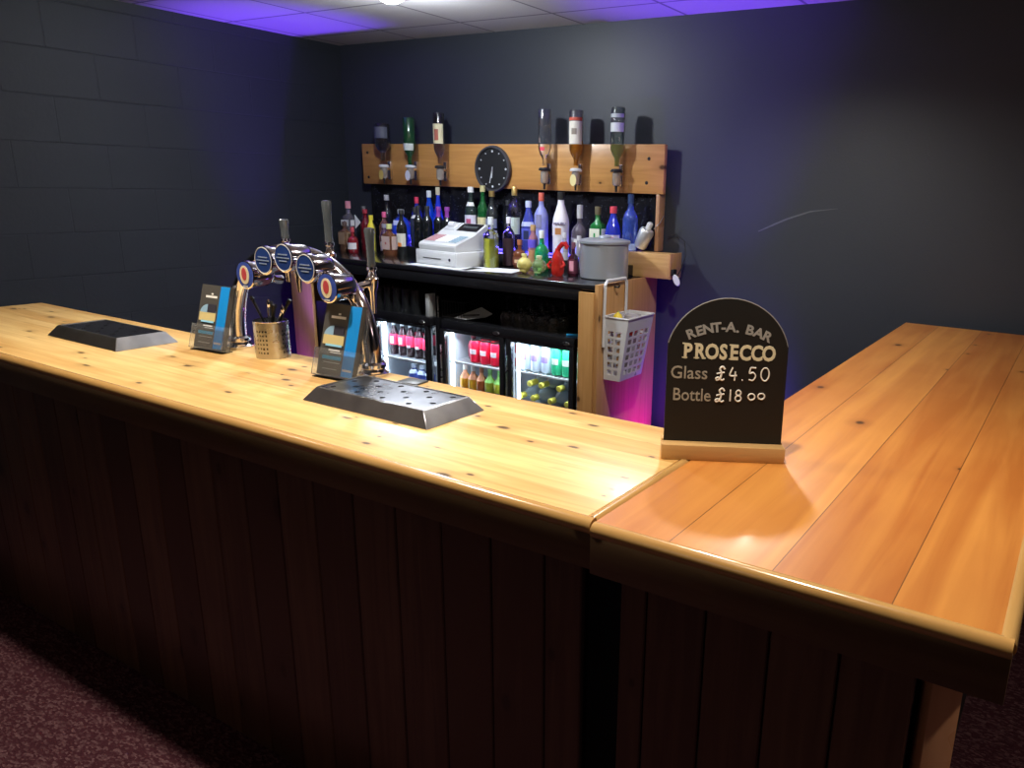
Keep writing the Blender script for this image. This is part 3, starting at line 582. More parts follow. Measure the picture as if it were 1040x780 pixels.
# ------------------------------------------------------------------ optics: upside-down bottles in dispensers
def optic(x, dial, dcol, label, col=(0.6, 0.62, 0.65)):
    t = thing('optic_dispenser', label, 'spirit optic', (x, 3.94, 1.66), 0, 'spirit optics on the pine plank')
    b = NB(); box(b, -.012, .012, .045, .057, .03, .15, bev=.002); box(b, -.012, .012, .0, .05, .09, .105, bev=.002); obj('wall_bracket', b, CHROME, t)
    b = NB(); lathe(b, [(0, .035), (.018, .035), (.024, .045), (.024, .10), (.018, .112), (0, .112)], seg=16); obj('measure_chamber', b, pbr('smoky_clear', (.55, .5, .45), .1, trans=.6), t)
    b = NB(); lathe(b, [(0, .0), (.006, .0), (.008, .03), (.014, .036), (0, .036)], seg=12); obj('spout', b, BLACKM, t)
    b = NB(); lathe(b, [(.014, .108), (.032, .108), (.034, .116), (.03, .124), (.016, .126)], seg=18); box(b, -.04, .04, -.006, .006, .109, .117, bev=.002); obj('collar', b, BLACKM if not dial else WHITEP, t)
    b = NB(); box(b, -.034, .046, .028, .031, .0, .42, bev=.001); obj('clear_back_plate', b, pbr('clear_plate', (1, 1, 1), .03, trans=1.0, ior=1.1), t)
    if dial:
        b = NB(); lathe(b, [(0, -.003), (.02, -.003), (.022, 0), (0, 0)], seg=22, sx=1, sy=1.5, mat=Matrix.Translation((0, -.028, .058)) @ Matrix.Rotation(-PI/2, 4, 'X') @ Matrix.Rotation(PI, 4, 'Y'))
        o = obj('medallion', b, labm(dcol), t)
        b = NB(); lathe(b, [(0, -.0055), (.011, -.0055), (.013, -.003), (0, -.003)], seg=18, sx=1, sy=1.5, mat=Matrix.Translation((0, -.028, .058)) @ Matrix.Rotation(-PI/2, 4, 'X') @ Matrix.Rotation(PI, 4, 'Y'))
        obj('medallion_centre', b, labm((.9, .88, .8)), o)
OPT = [(-4.213, True, (.55, .42, .12), 'gold-badged optic, leftmost on the pine plank'),
       (-3.965, True, (.6, .62, .75), 'silver-badged optic under the dark green bottle'),
       (-3.70, False, None, 'black-collared optic under the cream-labelled bottle left of the clock'),
       (-2.865, False, None, 'black-collared optic under the clear vodka bottle right of the clock'),
       (-2.64, True, (.7, .62, .3), 'optic with white and gold oval badge under the whisky bottle'),
       (-2.362, False, None, 'black-collared optic under the rightmost upturned bottle')]
for a in OPT: optic(a[0], a[1], a[2], a[3])
UG = 'upturned bottles on the optics'
OZ = 1.66+.112
def obot(x, h, r, kind, glass, labs, label, **k):
    bottle(x, 3.94, OZ+h, h, r, kind, glass, None, labs, label, group=UG, flip=True, name='upturned_bottle', **k)
obot(-4.213, .275, .05, 'squat', (.35, .38, .45), [(.08, .34, (.10, .11, .15))], 'clear squat upturned bottle, leftmost on the pine plank', tr=.85)
obot(-3.965, .31, .038, 'wine', (.015, .09, .035), [(.52, .66, (.6, .65, .62))], 'dark green upturned bottle with pale label', tr=.4, liquid=(.5, (.01, .08, .02)))
obot(-3.70, .335, .036, 'spirit', (.55, .5, .5), [(.20, .56, (.72, .66, .42))], 'upturned bottle with large cream label left of the clock', tr=.8, emblem=(.3, .5, (.4, .12, .08)))
obot(-2.865, .34, .038, 'spirit', (.88, .9, .95), [], 'clear upturned vodka bottle right of the clock', tr=.95, emblem=(.62, .68, (.7, .05, .08)))
obot(-2.64, .33, .04, 'spirit', (.9, .88, .85), [(.18, .56, (.78, .74, .64)), (.12, .17, (.6, .1, .06))], 'upturned amber whisky bottle with cream label', tr=.9, liquid=(.50, (.75, .28, .03)), emblem=(.3, .4, (.3, .25, .2)))
obot(-2.362, .34, .039, 'spirit', (.7, .85, .78), [(.24, .38, (.72, .76, .74)), (.10, .16, (.5, .55, .52))], 'rightmost upturned bottle, greenish glass with white label', tr=.9, liquid=(.42, (.6, .55, .2)))

# ------------------------------------------------------------------ till, papers, pot, shaker
b = NB(); box(b, -.24, .24, -.085, .085, 0, .0012, mat=Matrix.Rotation(-.04, 4, 'Z')); simple('paper_sheet', b, PAPER, 'white paper sheet under the front of the till', 'paper', (-3.29, 3.51, CT), smooth=0)
b = NB(); box(b, -.16, .16, -.10, .10, 0, .0012, mat=Matrix.Rotation(.25, 4, 'Z')); simple('paper_sheet', b, PAPER, 'white paper sheet under the green cordial bottle', 'paper', (-2.96, 3.57, CT), smooth=0)
t = thing('cash_register', 'white electronic cash register with sloping keypad on the back bar', 'till', (-3.325, 3.645, CT+.0012), -0.12); t.scale = (.9, .8, .95)
b = NB(); box(b, -.205, .205, -.185, .19, 0, .092, bev=.006); obj('drawer_unit', b, WHITEP, t)
b = NB(); box(b, -.195, .195, -.192, -.186, .012, .082, bev=.002); o = obj('drawer_front', b, WHITEP, t)
b = NB(); box(b, -.12, .06, -.1945, -.1915, .042, .047); obj('pull_slot', b, BLACKM, o)
b = NB(); lathe(b, [(0, 0), (.010, 0), (.010, .006), (.004, .007), (0, .007)], seg=14, mat=Matrix.Translation((.15, -.192, .045)) @ Matrix.Rotation(PI/2, 4, 'X')); obj('drawer_lock', b, CHROME, o)
b = NB()
prof = [(-.17, .092), (-.175, .125), (-.165, .137), (.02, .185), (.05, .205), (.15, .255), (.185, .245), (.19, .092)]   # y, z side outline
for xs in (1,):
    a_ = [b.verts.new((-.185, y, z)) for y, z in prof]; c_ = [b.verts.new((.185, y, z)) for y, z in prof]
    b.faces.new(a_); b.faces.new(c_[::-1])
    for i in range(len(prof)): b.faces.new((a_[i], c_[i], c_[(i+1) % len(prof)], a_[(i+1) % len(prof)]))
bmesh.ops.bevel(b, geom=b.edges[:], offset=.004, segments=2, affect='EDGES'); obj('upper_body', b, WHITEP, t)
sl = math.atan2(.048, .185)
KM = Matrix.Translation((0, -.075, .1625)) @ Matrix.Rotation(sl, 4, 'X')
b = NB(); box(b, -.165, .165, -.075, .07, -.002, .0015, mat=KM); obj('keypad_plate', b, pbr('pale_grey_plastic', (.62, .64, .66), .4), t)
KC = {0: labm((.55, .3, .32)), 1: labm((.3, .42, .5)), 2: labm((.85, .85, .85))}
for nm, cols, kx, m in (('function_keys', range(0, 4), 0, KC[0]), ('number_keys', range(4, 9), 0, KC[2]), ('department_keys', range(9, 12), 0, KC[1])):
    b = NB()
    for c in cols:
        for r in range(5): box(b, -.155+c*.0265, -.155+c*.0265+.021, -.065+r*.026, -.065+r*.026+.02, .0015, .007, bev=.0015, seg=1, mat=KM)
    obj(nm, b, m, t)
s2 = math.atan2(.05, .10); DM = Matrix.Translation((0, .10, .231)) @ Matrix.Rotation(s2, 4, 'X')
b = NB(); box(b, -.035, .165, -.048, .045, -.001, .003, mat=DM); obj('display_window', b, pbr('smoked_display', (.015, .015, .017), .12), t)
b = NB()
for k in range(7): box(b, .0+k*.02, .012+k*.02, -.01, .014, .003, .0036, mat=DM)
obj('display_digits', b, pbr('dim_segments', (.10, .12, .12), .4), t)
b = NB(); box(b, -.165, -.055, -.048, .045, -.001, .006, bev=.002, mat=DM); o = obj('printer_cover', b, pbr('pale_grey_plastic', (.62, .64, .66), .4), t)
b = NB(); lathe(b, [(0, -.028), (.02, -.028), (.02, .028), (0, .028)], seg=16, mat=DM @ Matrix.Translation((-.11, 0, .012)) @ Matrix.Rotation(PI/2, 4, 'Y')); obj('paper_roll', b, PAPER, o)

t = thing('steel_pot', 'large grey metal pot with lid at the right end of the back bar', 'pot', (-2.275, 3.69, CT))
R_ = .132
b = NB(); lathe(b, [(0, 0), (R_-.01, 0), (R_, .008), (R_, .20), (R_-.004, .202), (R_-.004, .02), (0, .02)], seg=48); obj('pot_body', b, GREYM, t)
b = NB(); lathe(b, [(R_+.002, .19), (R_+.009, .192), (R_+.009, .204), (R_+.002, .209), (R_-.03, .215), (.045, .22), (0, .222)], seg=48); o = obj('lid', b, GREYM, t)
b = NB(); lathe(b, [(.03, .219), (.034, .226), (.03, .231), (0, .233)], seg=24); obj('lid_knob', b, GREYM, o)
t = thing('metal_shaker', 'small shiny tilted metal canister hanging behind the pot', 'canister', (-2.205, 3.955, 1.36), rot=(0, 0.45, 0))
b = NB(); lathe(b, [(0, 0), (.026, 0), (.032, .012), (.036, .085), (.03, .098), (.016, .104), (0, .104)], seg=22); obj('canister_body', b, pbr('satin_steel', (.72, .75, .78), .35, .7), t); t.scale = (1.2, 1.2, 1.15)
b = NB(); lathe(b, [(.014, .102), (.014, .13), (.008, .136), (0, .136)], seg=16); obj('canister_cap', b, WHITEP, t)
b = NB(); tube(b, [(.02, .02, .11), (.03, .03, .15), (.03, .036, .19)], .002, 6); obj('hanging_hook', b, CHROME, t)

# ------------------------------------------------------------------ bottle coolers
COLD = pbr('cold_led_strip', (1, 1, 1), .5, emit=(.72, .88, 1.0), es=7)
INNER = pbr('cooler_lining', (.55, .6, .66), .4)
INDARK = pbr('dark_cooler_lining', (.10, .12, .15), .4)
PANE = pbr('cooler_glass', (.95, .97, 1.0), .02, trans=1.0, ior=1.05, spec=.3)
FY, FB = 3.405, 3.95
def cooler(x0, x1, doors, label, shelf, lining):
    t = thing('bottle_cooler', label, 'drinks fridge', ((x0+x1)/2, FY, 0), group='black glass-door bottle coolers')
    cx = (x0+x1)/2
    X = lambda v: v-cx
    b = NB(); y0, y1 = .045, FB-FY
    box(b, X(x0), X(x0)+.03, y0, y1, .02, .9); box(b, X(x1)-.03, X(x1), y0, y1, .02, .9)
    box(b, X(x0)+.03, X(x1)-.03, y0, y1, .85, .9); box(b, X(x0)+.03, X(x1)-.03, y0, y1, .02, .12); box(b, X(x0)+.03, X(x1)-.03, y1-.02, y1, .12, .85)
    obj('cabinet_shell', b, BLACK, t)
    b = NB(); box(b, X(x0)+.031, X(x1)-.031, y1-.024, y1-.021, .121, .849); box(b, X(x0)+.031, X(x0)+.034, y0, y1-.025, .121, .849); box(b, X(x1)-.034, X(x1)-.031, y0, y1-.025, .121, .849); box(b, X(x0)+.035, X(x1)-.035, y0+.0, y1-.025, .121, .124); obj('lining', b, lining, t)
    b = NB(); box(b, X(x0)+.03, X(x1)-.03, .0, .045, .848, .9, bev=.002); obj('header_strip', b, BLACK, t)
    for dx0, dx1, sh in doors:
        b = NB()
        box(b, X(dx0)-.035, X(dx0), 0, .04, .12, .845, bev=.002); box(b, X(dx1), X(dx1)+.03, 0, .04, .12, .845, bev=.002)
        box(b, X(dx0), X(dx1), 0, .04, .832, .845); box(b, X(dx0), X(dx1), 0, .04, .12, .17)
        d = obj('door', b, BLACK, t)
        b = NB(); box(b, X(dx0)+.001, X(dx1)-.001, .016, .022, .171, .831); obj('glass_pane', b, PANE, d)
        b = NB(); box(b, X(dx0)-.028, X(dx0)-.022, -.012, 0.0, .25, .75, bev=.002); obj('handle', b, STEEL, d)
        b = NB(); lathe(b, [(0, 0), (.02, 0), (.018, .004), (0, .004)], seg=18, sx=1.2, sy=.55, mat=Matrix.Translation((X(dx1)-.02, 0, .868)) @ Matrix.Rotation(PI/2, 4, 'X')); obj('badge', b, STEEL, t)
        b = NB(); box(b, X(dx0)+.004, X(dx0)+.018, .05, .064, .17, .83); obj('light_strip', b, COLD, t)
        b = NB(); box(b, X(dx0)+.02, X(dx1)-.004, .05, .064, .826, .838); obj('light_strip', b, COLD, t)
        b = NB()
        box(b, X(dx0)-.03, X(dx1)+.028, .054, .062, sh-.012, sh, bev=.001)
        box(b, X(dx0)-.03, X(dx1)+.028, .50, .506, sh-.008, sh-.002)
        n = 16
        for k in range(n):
            xx = X(dx0)-.02+(dx1-dx0+.04)*k/(n-1); box(b, xx-.002, xx+.002, .058, .5, sh-.005, sh-.001)
        obj('wire_shelf', b, pbr('white_coated_wire', (.75, .78, .82), .4), t)
    return t
cooler(-3.845, -3.285, [(-3.775, -3.365, .60)], 'single-door black bottle cooler of cola bottles, left under the back bar', .6, INNER)
cooler(-3.255, -2.245, [(-3.205, -2.79, .645), (-2.705, -2.31, .655)], 'double-door black bottle cooler of cans and wine, right under the back bar', .65, INNER)
def area(name, loc, rot, sx, sy, power, color):
    l = bpy.data.lights.new(name, 'AREA'); l.shape = 'RECTANGLE'; l.size = sx; l.size_y = sy; l.energy = power; l.color = color
    o = bpy.data.objects.new(name, l); COL.objects.link(o); o.location = loc; o.rotation_euler = rot
for x, w in ((-3.57, .38), (-2.99, .38), (-2.505, .36)):
    area('cooler_lamp', (x, FY+.075, .818), (-0.5-0.2+PI*0, 0, 0), w, .02, 5.5, (.78, .9, 1.0))
def can(x, y, z, body, band, label, group, r=.031, h=.115):
    t = thing('drink_can', label, 'drink can', (x, y, z), 0, group)
    b = NB(); lathe(b, [(0, 0), (r*.8, 0), (r, .008), (r, h-.012), (r*.85, h-.002)], seg=18); obj('can_body', b, pbr('can_%d_%d_%d' % tuple(int(q*100) for q in body), body, .3, .35), t)
    b = NB(); lathe(b, [(r*.85, h-.002), (r*.87, h), (r*.8, h-.003), (0, h-.003)], seg=18); obj('can_lid', b, STEEL, t)
    b = NB(); lathe(b, [(r+.0006, h*.4), (r+.0008, h*.5), (r+.0006, h*.62)], seg=10, a0=-2.4, a1=-.9); obj('printed_band', b, labm(band), t)
CY_ = FY+.115
# left cooler: five cola bottles, three blue-capped cans
for i, x in enumerate((-3.765, -3.69, -3.62, -3.545, -3.475)):
    lb = ['plastic cola bottle with white swirl on red label, leftmost in the left cooler', 'plastic cola bottle with white swirl on red label, second in the left cooler', 'plastic cola bottle with narrow red label, third in the left cooler', 'plastic cola bottle with red and white label, fourth in the left cooler', 'plastic cola bottle with red label, fifth in the left cooler'][i]
    bottle(x, CY_+.02, .60, .215, .031, 'rum', (.06, .03, .04), (.75, .8, .85) if i < 3 else (.1, .1, .12), [(.30, .62, (.75, .04, .12))], lb, tr=.3, name='cola_bottle', group='cola bottles in the left cooler', emblem=((.34, .56, (.85, .8, .85)) if i < 2 else (.28, .36, (.8, .8, .85)) if i in (2, 3) else None))
    if i > 0: bottle(x+.005, CY_+.16, .60, .215, .031, 'rum', (.05, .03, .04), (.7, .75, .8), [(.30, .62, (.6, .03, .08))], 'plastic cola bottle in the second row of the left cooler', tr=.3, name='cola_bottle', group='second-row cola bottles in the left cooler')
for i, x in enumerate((-3.60, -3.53, -3.462)):
    bottle(x, CY_+.02, .385, .17, .032, 'slim', (.12, .2, .75), (.7, .78, .9), [(.66, .80, (.6, .7, .9)), (.2, .6, (.08, .15, .6))], ['left', 'middle', 'right'][i]+' of three blue and white bottles low in the left cooler', tr=.4, name='soft_drink_bottle', group='blue bottles low in the left cooler', caph=.02)
# middle cooler
for i, x in enumerate((-3.06, -2.983, -2.903, -2.825)):
    can(x, CY_, .645, (.55, .01, .035), (.85, .8, .82), ['first', 'second', 'third', 'last'][i]+' from the left of the front row of red cola cans', 'red cola cans in the middle cooler', h=.135, r=.036)
    can(x+.01, CY_+.078, .645, (.5, .01, .03), (.85, .8, .82), 'red cola can in the second row of the middle cooler', 'second-row red cola cans', h=.135, r=.036)
bottle(-3.14, CY_+.07, .645, .15, .032, 'slim', (.2, .03, .05), (.15, .05, .06), [(.1, .6, (.22, .03, .06))], 'dark red bottle left of the red cans in the middle cooler', tr=.3, name='soft_drink_bottle', group='soft drinks in the middle cooler')
for i, (x, c, cp, nm) in enumerate(((-3.15, (.9, .42, .03), (.75, .75, .7), 'orange juice bottle, leftmost on the lower shelf'), (-3.085, (.9, .48, .04), (.75, .78, .75), 'pale-necked orange juice bottle, second on the lower shelf'),
                                    (-3.02, (.5, .13, .04), (.4, .15, .08), 'brown-red drink bottle, third on the lower shelf'), (-2.955, (.55, .62, .06), (.25, .6, .2), 'green-necked yellow bottle, left of the two'), (-2.885, (.6, .62, .05), (.3, .7, .25), 'green-necked yellow bottle, right of the two'), (-2.82, (.8, .5, .05), (.3, .5, .2), 'yellow bottle at the right edge of the lower shelf'))):
    bottle(x, CY_, .385, .232, .0335, 'spirit', c, cp, [(.66, .9, ((.75, .35, .2) if i < 3 else (.35, .75, .2)))], nm+' of the middle cooler', tr=.12, name='juice_bottle', group='juice bottles in the middle cooler', emblem=(.25, .42, (.2, .25, .35)))
# right cooler
for i, x in enumerate((-2.685, -2.61, -2.535, -2.462, -2.39, -2.325)):
    c = (.62, .70, .80) if i < 3 else (.03, .42, .2)
    can(x, CY_, .655, c, (.35, .25, .6) if i < 3 else (.7, .8, .7), ['leftmost silver-blue can', 'second silver-blue can', 'third silver-blue can', 'left green can', 'middle green can', 'right green can'][i]+' on the upper shelf of the right cooler', 'cans in the right cooler', r=.0345, h=.158)
def lying(x, z, i, lab, y=CY_-.035):
    t = thing('wine_bottle', lab, 'bottle', (x, y, z), group='wine bottles lying in the right cooler', rot=(-PI/2, 0, 0))
    # neck points towards the door: local +z of the lathe maps to -y
    h, r = .30, .041
    Mx = Matrix.Rotation(PI, 4, 'X')
    b = NB(); lathe(b, [(rr*r, h-zz*h) for rr, zz in PROF['wine']], seg=20); obj('glass_body', b, glassm((.62, .72, .8), .3), t)
    b = NB(); lathe(b, [(.0175, h*(.30 if i in LONG else .14)), (.0172, h*.06), (.018, .004), (.015, -.002), (0, -.003)], seg=16); obj('foil_cap', b, labm((.82, .76, .12)), t)
spots = []; LONG = (18, 19)
for row, z in enumerate((.168, .251, .334, .417, .500)):
    for x in ((-2.70, -2.61, -2.49, -2.375) if row != 3 else (-2.655, -2.55, -2.43, -2.34)): spots.append((x, z, row))
spots[18:18] = [(-2.635, .583, 5), (-2.555, .583, 5)]; spots.append((-2.43, .583, 5))
ln = ['bottom row', 'second row', 'third row', 'fourth row', 'fifth row', 'top row']; cnt = {}
for i, (x, z, row) in enumerate(spots):
    cnt[row] = cnt.get(row, 0)+1
    lying(x, z, i, 'yellow-foiled bottle lying in the right cooler, %s, %s from the left' % (ln[row], ['first', 'second', 'third', 'fourth'][cnt[row]-1]))

# ------------------------------------------------------------------ glasses and papers on the coolers
GL = pbr('drinking_glass', (.95, .97, 1), .03, trans=1.0, ior=1.4)
SMK = pbr('dark_tumbler_glass', (.30, .32, .34), .12, trans=.96, ior=1.4)  # even dark tint over the whole tumbler
t = thing('wine_glass', 'upturned stemmed wine glass above the right cooler', 'glass', (0, 0, 0), 0, 'upturned wine glasses above the right cooler')
b = NB(); lathe(b, [(0, .088), (.022, .081), (.034, .055), (.034, .03), (.0295, 0), (.031, 0), (.036, .03), (.036, .055), (.026, .082), (.008, .095), (.004, .10), (.004, .155), (.012, .163), (.033, .168), (.033, .17), (0, .17)], seg=18); obj('glass_bowl', b, GL, t)
proto = t; first = True
for j, y in enumerate((3.49, 3.575, 3.66, 3.745)):
    for i in range(5):
        x = -2.80+i*.082+(.012 if j % 2 else 0)
        lab = 'upturned wine glass above the right cooler, %s row from the front, %s from the left' % (['first', 'second', 'third', 'fourth'][j], ['first', 'second', 'third', 'fourth', 'fifth'][i])
        if first: proto.location = (x, y, .9); proto['label'] = lab; first = False
        else: dup(proto, (x, y, .9), lab)
b = NB(); lathe(b, [(.036, 0), (.0345, .001), (.027, .142), (.03, .15), (0, .152), (0, .145), (.024, .142), (.036, 0)], seg=18)
pg = tag(obj('pint_glass', b, SMK), 'x', 'glass', 'upturned tumblers above the left cooler')
first = True
for j, y in enumerate((3.46, 3.545, 3.63)):
    for i in range(8):
        x = -4.02+i*.077
        lab = 'upturned dusky tumbler above the left cooler, %s row, %s from the left' % (['front', 'middle', 'back'][j], ['first', 'second', 'third', 'fourth', 'fifth', 'sixth', 'seventh', 'eighth'][i])
        o = pg if first else pg.copy()
        if not first: COL.objects.link(o)
        first = False
        o.location = (x, y, .9); o['label'] = lab
b = NB(); box(b, -.012, .012, -.03, .03, 0, .135, bev=.001); simple('upright_card', b, pbr('grey_card', (.5, .52, .52), .6), 'narrow pale upright card at the end of the tumblers', 'card', (-3.36, 3.46, .9))
t = thing('wire_tray', 'empty dark wire tray between the tumblers and the folded paper', 'tray', (-3.20, 3.60, .9))
DKW = pbr('dark_wire', (.05, .05, .055), .35, .6)
b = NB()
for z in (.004, .10):
    tube(b, [(-.085, -.12, z), (.085, -.12, z), (.085, .12, z), (-.085, .12, z), (-.085, -.12, z)], .0028, 6)
obj('rim_wire', b, DKW, t)
b = NB()
for k in range(9):
    x = -.085+.17*k/8; tube(b, [(x, -.12, .10), (x, -.12, .004), (x, .12, .004), (x, .12, .10)], .0016, 5)
obj('mesh_wires', b, DKW, t)
b = NB(); tube(b, [(0, 0, 0), (0, 0, .12)], .004, 8); lathe(b, [(0, .112), (.007, .118), (.007, .126), (0, .132)], seg=10)
simple('metal_rod', b, STEEL, 'thin upright metal rod beside the pale card', 'rod', (-3.295, 3.455, .9))
b = NB()
P = [(-.10, -.055, .002), (.0, -.06, .003), (.11, -.015, .022), (.09, .075, .03), (-.0, .08, .062), (-.07, .05, .03)]
c0 = b.verts.new((0, 0, .01)); vs = [b.verts.new(p) for p in P]
for i in range(6): b.faces.new((c0, vs[i], vs[(i+1) % 6]))
b2 = bmesh.ops.solidify(b, geom=b.faces[:], thickness=.0015)
simple('folded_paper', b, PAPER, 'crumpled white paper lying on top of the right cooler', 'paper', (-3.08, 3.52, .905), smooth=0)
b = NB(); tube(b, [(-.05, 0, .0035), (.05, .0, .0035)], .0035, 8); simple('black_pen', b, BLACKM, 'black pen lying on the crumpled white paper', 'pen', (-3.085, 3.51, .925), 0.9)
t = thing('blue_lighter', 'small blue plastic lighter at the right end above the cooler', 'lighter', (-2.33, 3.47, .9), 0.6)
b = NB(); box(b, -.035, .03, -.01, .01, 0, .013, bev=.004); obj('lighter_body', b, pbr('blue_plastic', (.02, .25, .5), .3), t)
b = NB(); box(b, .03, .045, -.009, .009, 0, .012, bev=.002); obj('lighter_head', b, STEEL, t)

# ------------------------------------------------------------------ white hanging basket on the end panel
def basket():
    t = thing('white_basket', 'white perforated plastic caddy hanging by its handle from the pine end panel', 'basket', (CX1, 3.55, 0.695))
    # local: x outwards from the panel, y along it; tapered tub
    H_ = .34; W0, W1 = .235, .275; D0, D1 = .10, .155; y0 = -.0
    def P(u, v, w):   # u 0..1 out, v 0..1 along, w 0..1 up
        return Vector((.004+(D0+(D1-D0)*w)*u, -.10+(W0+(W1-W0)*w)*(v-.5)+.12, H_*w))
    def wall(bm, f, nu, nz, th, margin=.16):
        """lattice of a face: f(a, w) outer point; square holes between the bars"""
        cols = [0]; 
        for i in range(nu): cols += [margin+(1-2*margin)*(i+.14)/nu, margin+(1-2*margin)*(i+.86)/nu]
        cols.append(1)
        rows = [0]
        for j in range(nz): rows += [.07+.74*(j+.16)/nz, .07+.74*(j+.84)/nz]
        rows.append(1)
        grid = [[bm.verts.new(f(a, w)) for w in rows] for a in cols]
        for i in range(len(cols)-1):
            for j in range(len(rows)-1):
                if i % 2 == 1 and j % 2 == 1: continue
                bm.faces.new((grid[i][j], grid[i+1][j], grid[i+1][j+1], grid[i][j+1]))
    b = NB()
    wall(b, lambda a, w: P(a, 0, w), 2, 6, .002)
    wall(b, lambda a, w: P(1, a, w), 4, 6, .002, .08)
    wall(b, lambda a, w: P(a, 1, w), 2, 6, .002)
    wall(b, lambda a, w: P(0, a, w), 4, 6, .002, .08)
    q = [b.verts.new(P(u, v, 0)) for u, v in ((0, 0), (1, 0), (1, 1), (0, 1))]; b.faces.new(q)
    bmesh.ops.remove_doubles(b, verts=b.verts[:], dist=.0004)
    bmesh.ops.recalc_face_normals(b, faces=b.faces[:])
    bmesh.ops.solidify(b, geom=b.faces[:], thickness=.003)
    obj('tub', b, WHITEP, t, smooth=0)
    b = NB(); rim = [P(u, v, 1) for u, v in ((0, 0), (1, 0), (1, 1), (0, 1), (0, 0))]; tube(b, rim, .005, 8); obj('rim', b, WHITEP, t)
    b = NB(); zt = H_+.185
    a0, a1 = P(.02, .04, 1), P(.02, .04, 1)
    ya, yb_ = -.12, .105
    tube(b, [(.012, ya, H_-.16), (.012, ya, H_), (.014, ya+.003, zt-.02), (.014, ya+.02, zt), (.014, yb_-.02, zt), (.014, yb_-.003, zt-.02), (.012, yb_, H_), (.012, yb_, H_-.01)], .0085, 10); obj('handle', b, WHITEP, t)
basket()
b = NB(); tube(b, [(0, 0, 0), (.028, 0, 0), (.034, 0, .012)], .005, 8)
simple('coat_hook', b, BLACKM, 'dark hook on the pine end panel holding the white caddy handle', 'hook', (CX1, 3.545, 1.18))
# things inside the basket
t = thing('yellow_lemon', 'yellow plastic lemon resting in the white caddy', 'lemon', (CX1+.06, 3.49, 1.0))
b = NB(); lathe(b, [(0, 0), (.012, .003), (.024, .016), (.026, .03), (.02, .045), (.008, .053), (.005, .06), (0, .06)], seg=18); obj('fruit_body', b, pbr('lemon_yellow', (.85, .65, .05), .4), t)
b = NB(); lathe(b, [(.005, .058), (.006, .062), (0, .066)], seg=10); obj('tip', b, labm((.3, .4, .1)), t)
b = NB(); lathe(b, [(0, 0), (.033, 0), (.036, .2), (.045, .29), (.048, .33), (.046, .33), (.042, .29), (.033, .2), (.030, .005), (0, .005)], seg=20)
simple('plastic_cup', b, pbr('cloudy_plastic', (.85, .85, .9), .25, trans=.6, ior=1.2), 'stack of cloudy plastic cups standing in the white caddy', 'cup', (CX1+.075, 3.62, .70))
for i, (y, z, lab) in enumerate(((3.55, .975, 'red packet at the top of the white caddy'), (3.58, .93, 'red packet just under the caddy rim'))):
    b = NB(); box(b, -.016, .016, -.03, .03, -.035, .035, bev=.006, mat=Matrix.Rotation(.4-i*.8, 4, 'X')); simple('snack_packet', b, pbr('red_packet', (.75, .05, .03), .35), lab, 'packet', (CX1+.115-.085*i, y+.13*i, z))

# ------------------------------------------------------------------ beer font: chrome arch with five lenses
t = thing('beer_font', 'chrome arched beer font with five round badges on the bar', 'beer tap tower', (-2.2, 1.668, BT))
AW, AH, ARR = .342, .33, .029
FXC = -.016
b = NB(); pts = []; rs = []
for k in range(33):
    a = PI*k/32; ca, sa = math.cos(a), math.sin(a)
    pts.append((FXC-AW*math.copysign(abs(ca)**0.86, ca), 0, .03+AH*abs(sa)**0.86)); rs.append(ARR-.004*sa)
tube(b, pts, rs, 20); obj('arch_tube', b, CHROME, t)
for s in (-1, 1):
    b = NB(); lathe(b, [(0, 0), (.047, 0), (.047, .008), (.038, .014), (.036, .022), (.041, .026), (.041, .036), (.034, .042), (0, .042)], cx=FXC+s*AW, seg=28); obj('base_flange', b, CHROME, t)
BLUEB = pbr('badge_blue', (.02, .05, .22), .25, coat=.5); BLUER = pbr('badge_ring', (.05, .09, .42), .25, coat=.5)
MED = [(-2.333, 1.383, 0), (-2.232, 1.437, 1), (-2.133, 1.452, 1), (-2.032, 1.428, 1), (-1.941, 1.376, 0)]
for x, z, kind in MED:
    X_, Z_ = x+2.2, z-BT; y0 = 1.575-1.668
    Mx = Matrix.Translation((X_, y0, Z_)) @ Matrix.Rotation(PI/2, 4, 'X')     # local +z -> -y
    b = NB(); lathe(b, [(0, -.075), (.034, -.075), (.041, -.06), (.0425, -.01), (.046, -.006), (.046, .006), (.042, .008)], seg=32, mat=Mx); m_ = obj('lens_housing', b, CHROME, t)
    b = NB(); lathe(b, [(.042, .006), (.042, .009), (.0, .010)], seg=32, mat=Mx); obj('badge_face', b, BLUER if kind == 0 else BLUEB, m_)
    if kind == 0:
        b = NB(); lathe(b, [(.030, .0098), (.030, .0112), (0, .0116)], seg=28, sx=.78, sy=1.0, mat=Mx); obj('badge_oval', b, labm((.75, .68, .5)), m_)
        b = NB(); lathe(b, [(.019, .011), (.019, .0124), (0, .0128)], seg=24, sx=.66, sy=1.05, mat=Mx @ Matrix.Translation((0, .003, 0))); obj('badge_shield', b, labm((.5, .06, .08)), m_)
        b = NB(); box(b, -.012, .012, -.0388, -.0345, .0098, .0108, mat=Mx); obj('badge_script', b, PALE, m_)
    else:
        b = NB()
        for k, (w, yy) in enumerate(((.022, .010), (.030, .0), (.018, -.010))): box(b, -w, w, yy-.0018, yy+.0018, .0098, .0112, mat=Mx)
        obj('badge_script', b, pbr('dull_blue_print', (.22, .3, .5), .4), m_)
        b = NB(); lathe(b, [(.039, .0094), (.0405, .0104), (.042, .0094)], seg=32, mat=Mx); obj('badge_edge', b, PALE, m_)
    # stub joining the housing to the arch and the rear tap
    b = NB(); tube(b, [(X_*1.0, y0+.07, Z_), (X_*.99-.002, 0.0, Z_-.02), (X_*.99, .03, Z_-.025)], .016, 12); obj('connecting_stub', b, CHROME, t)
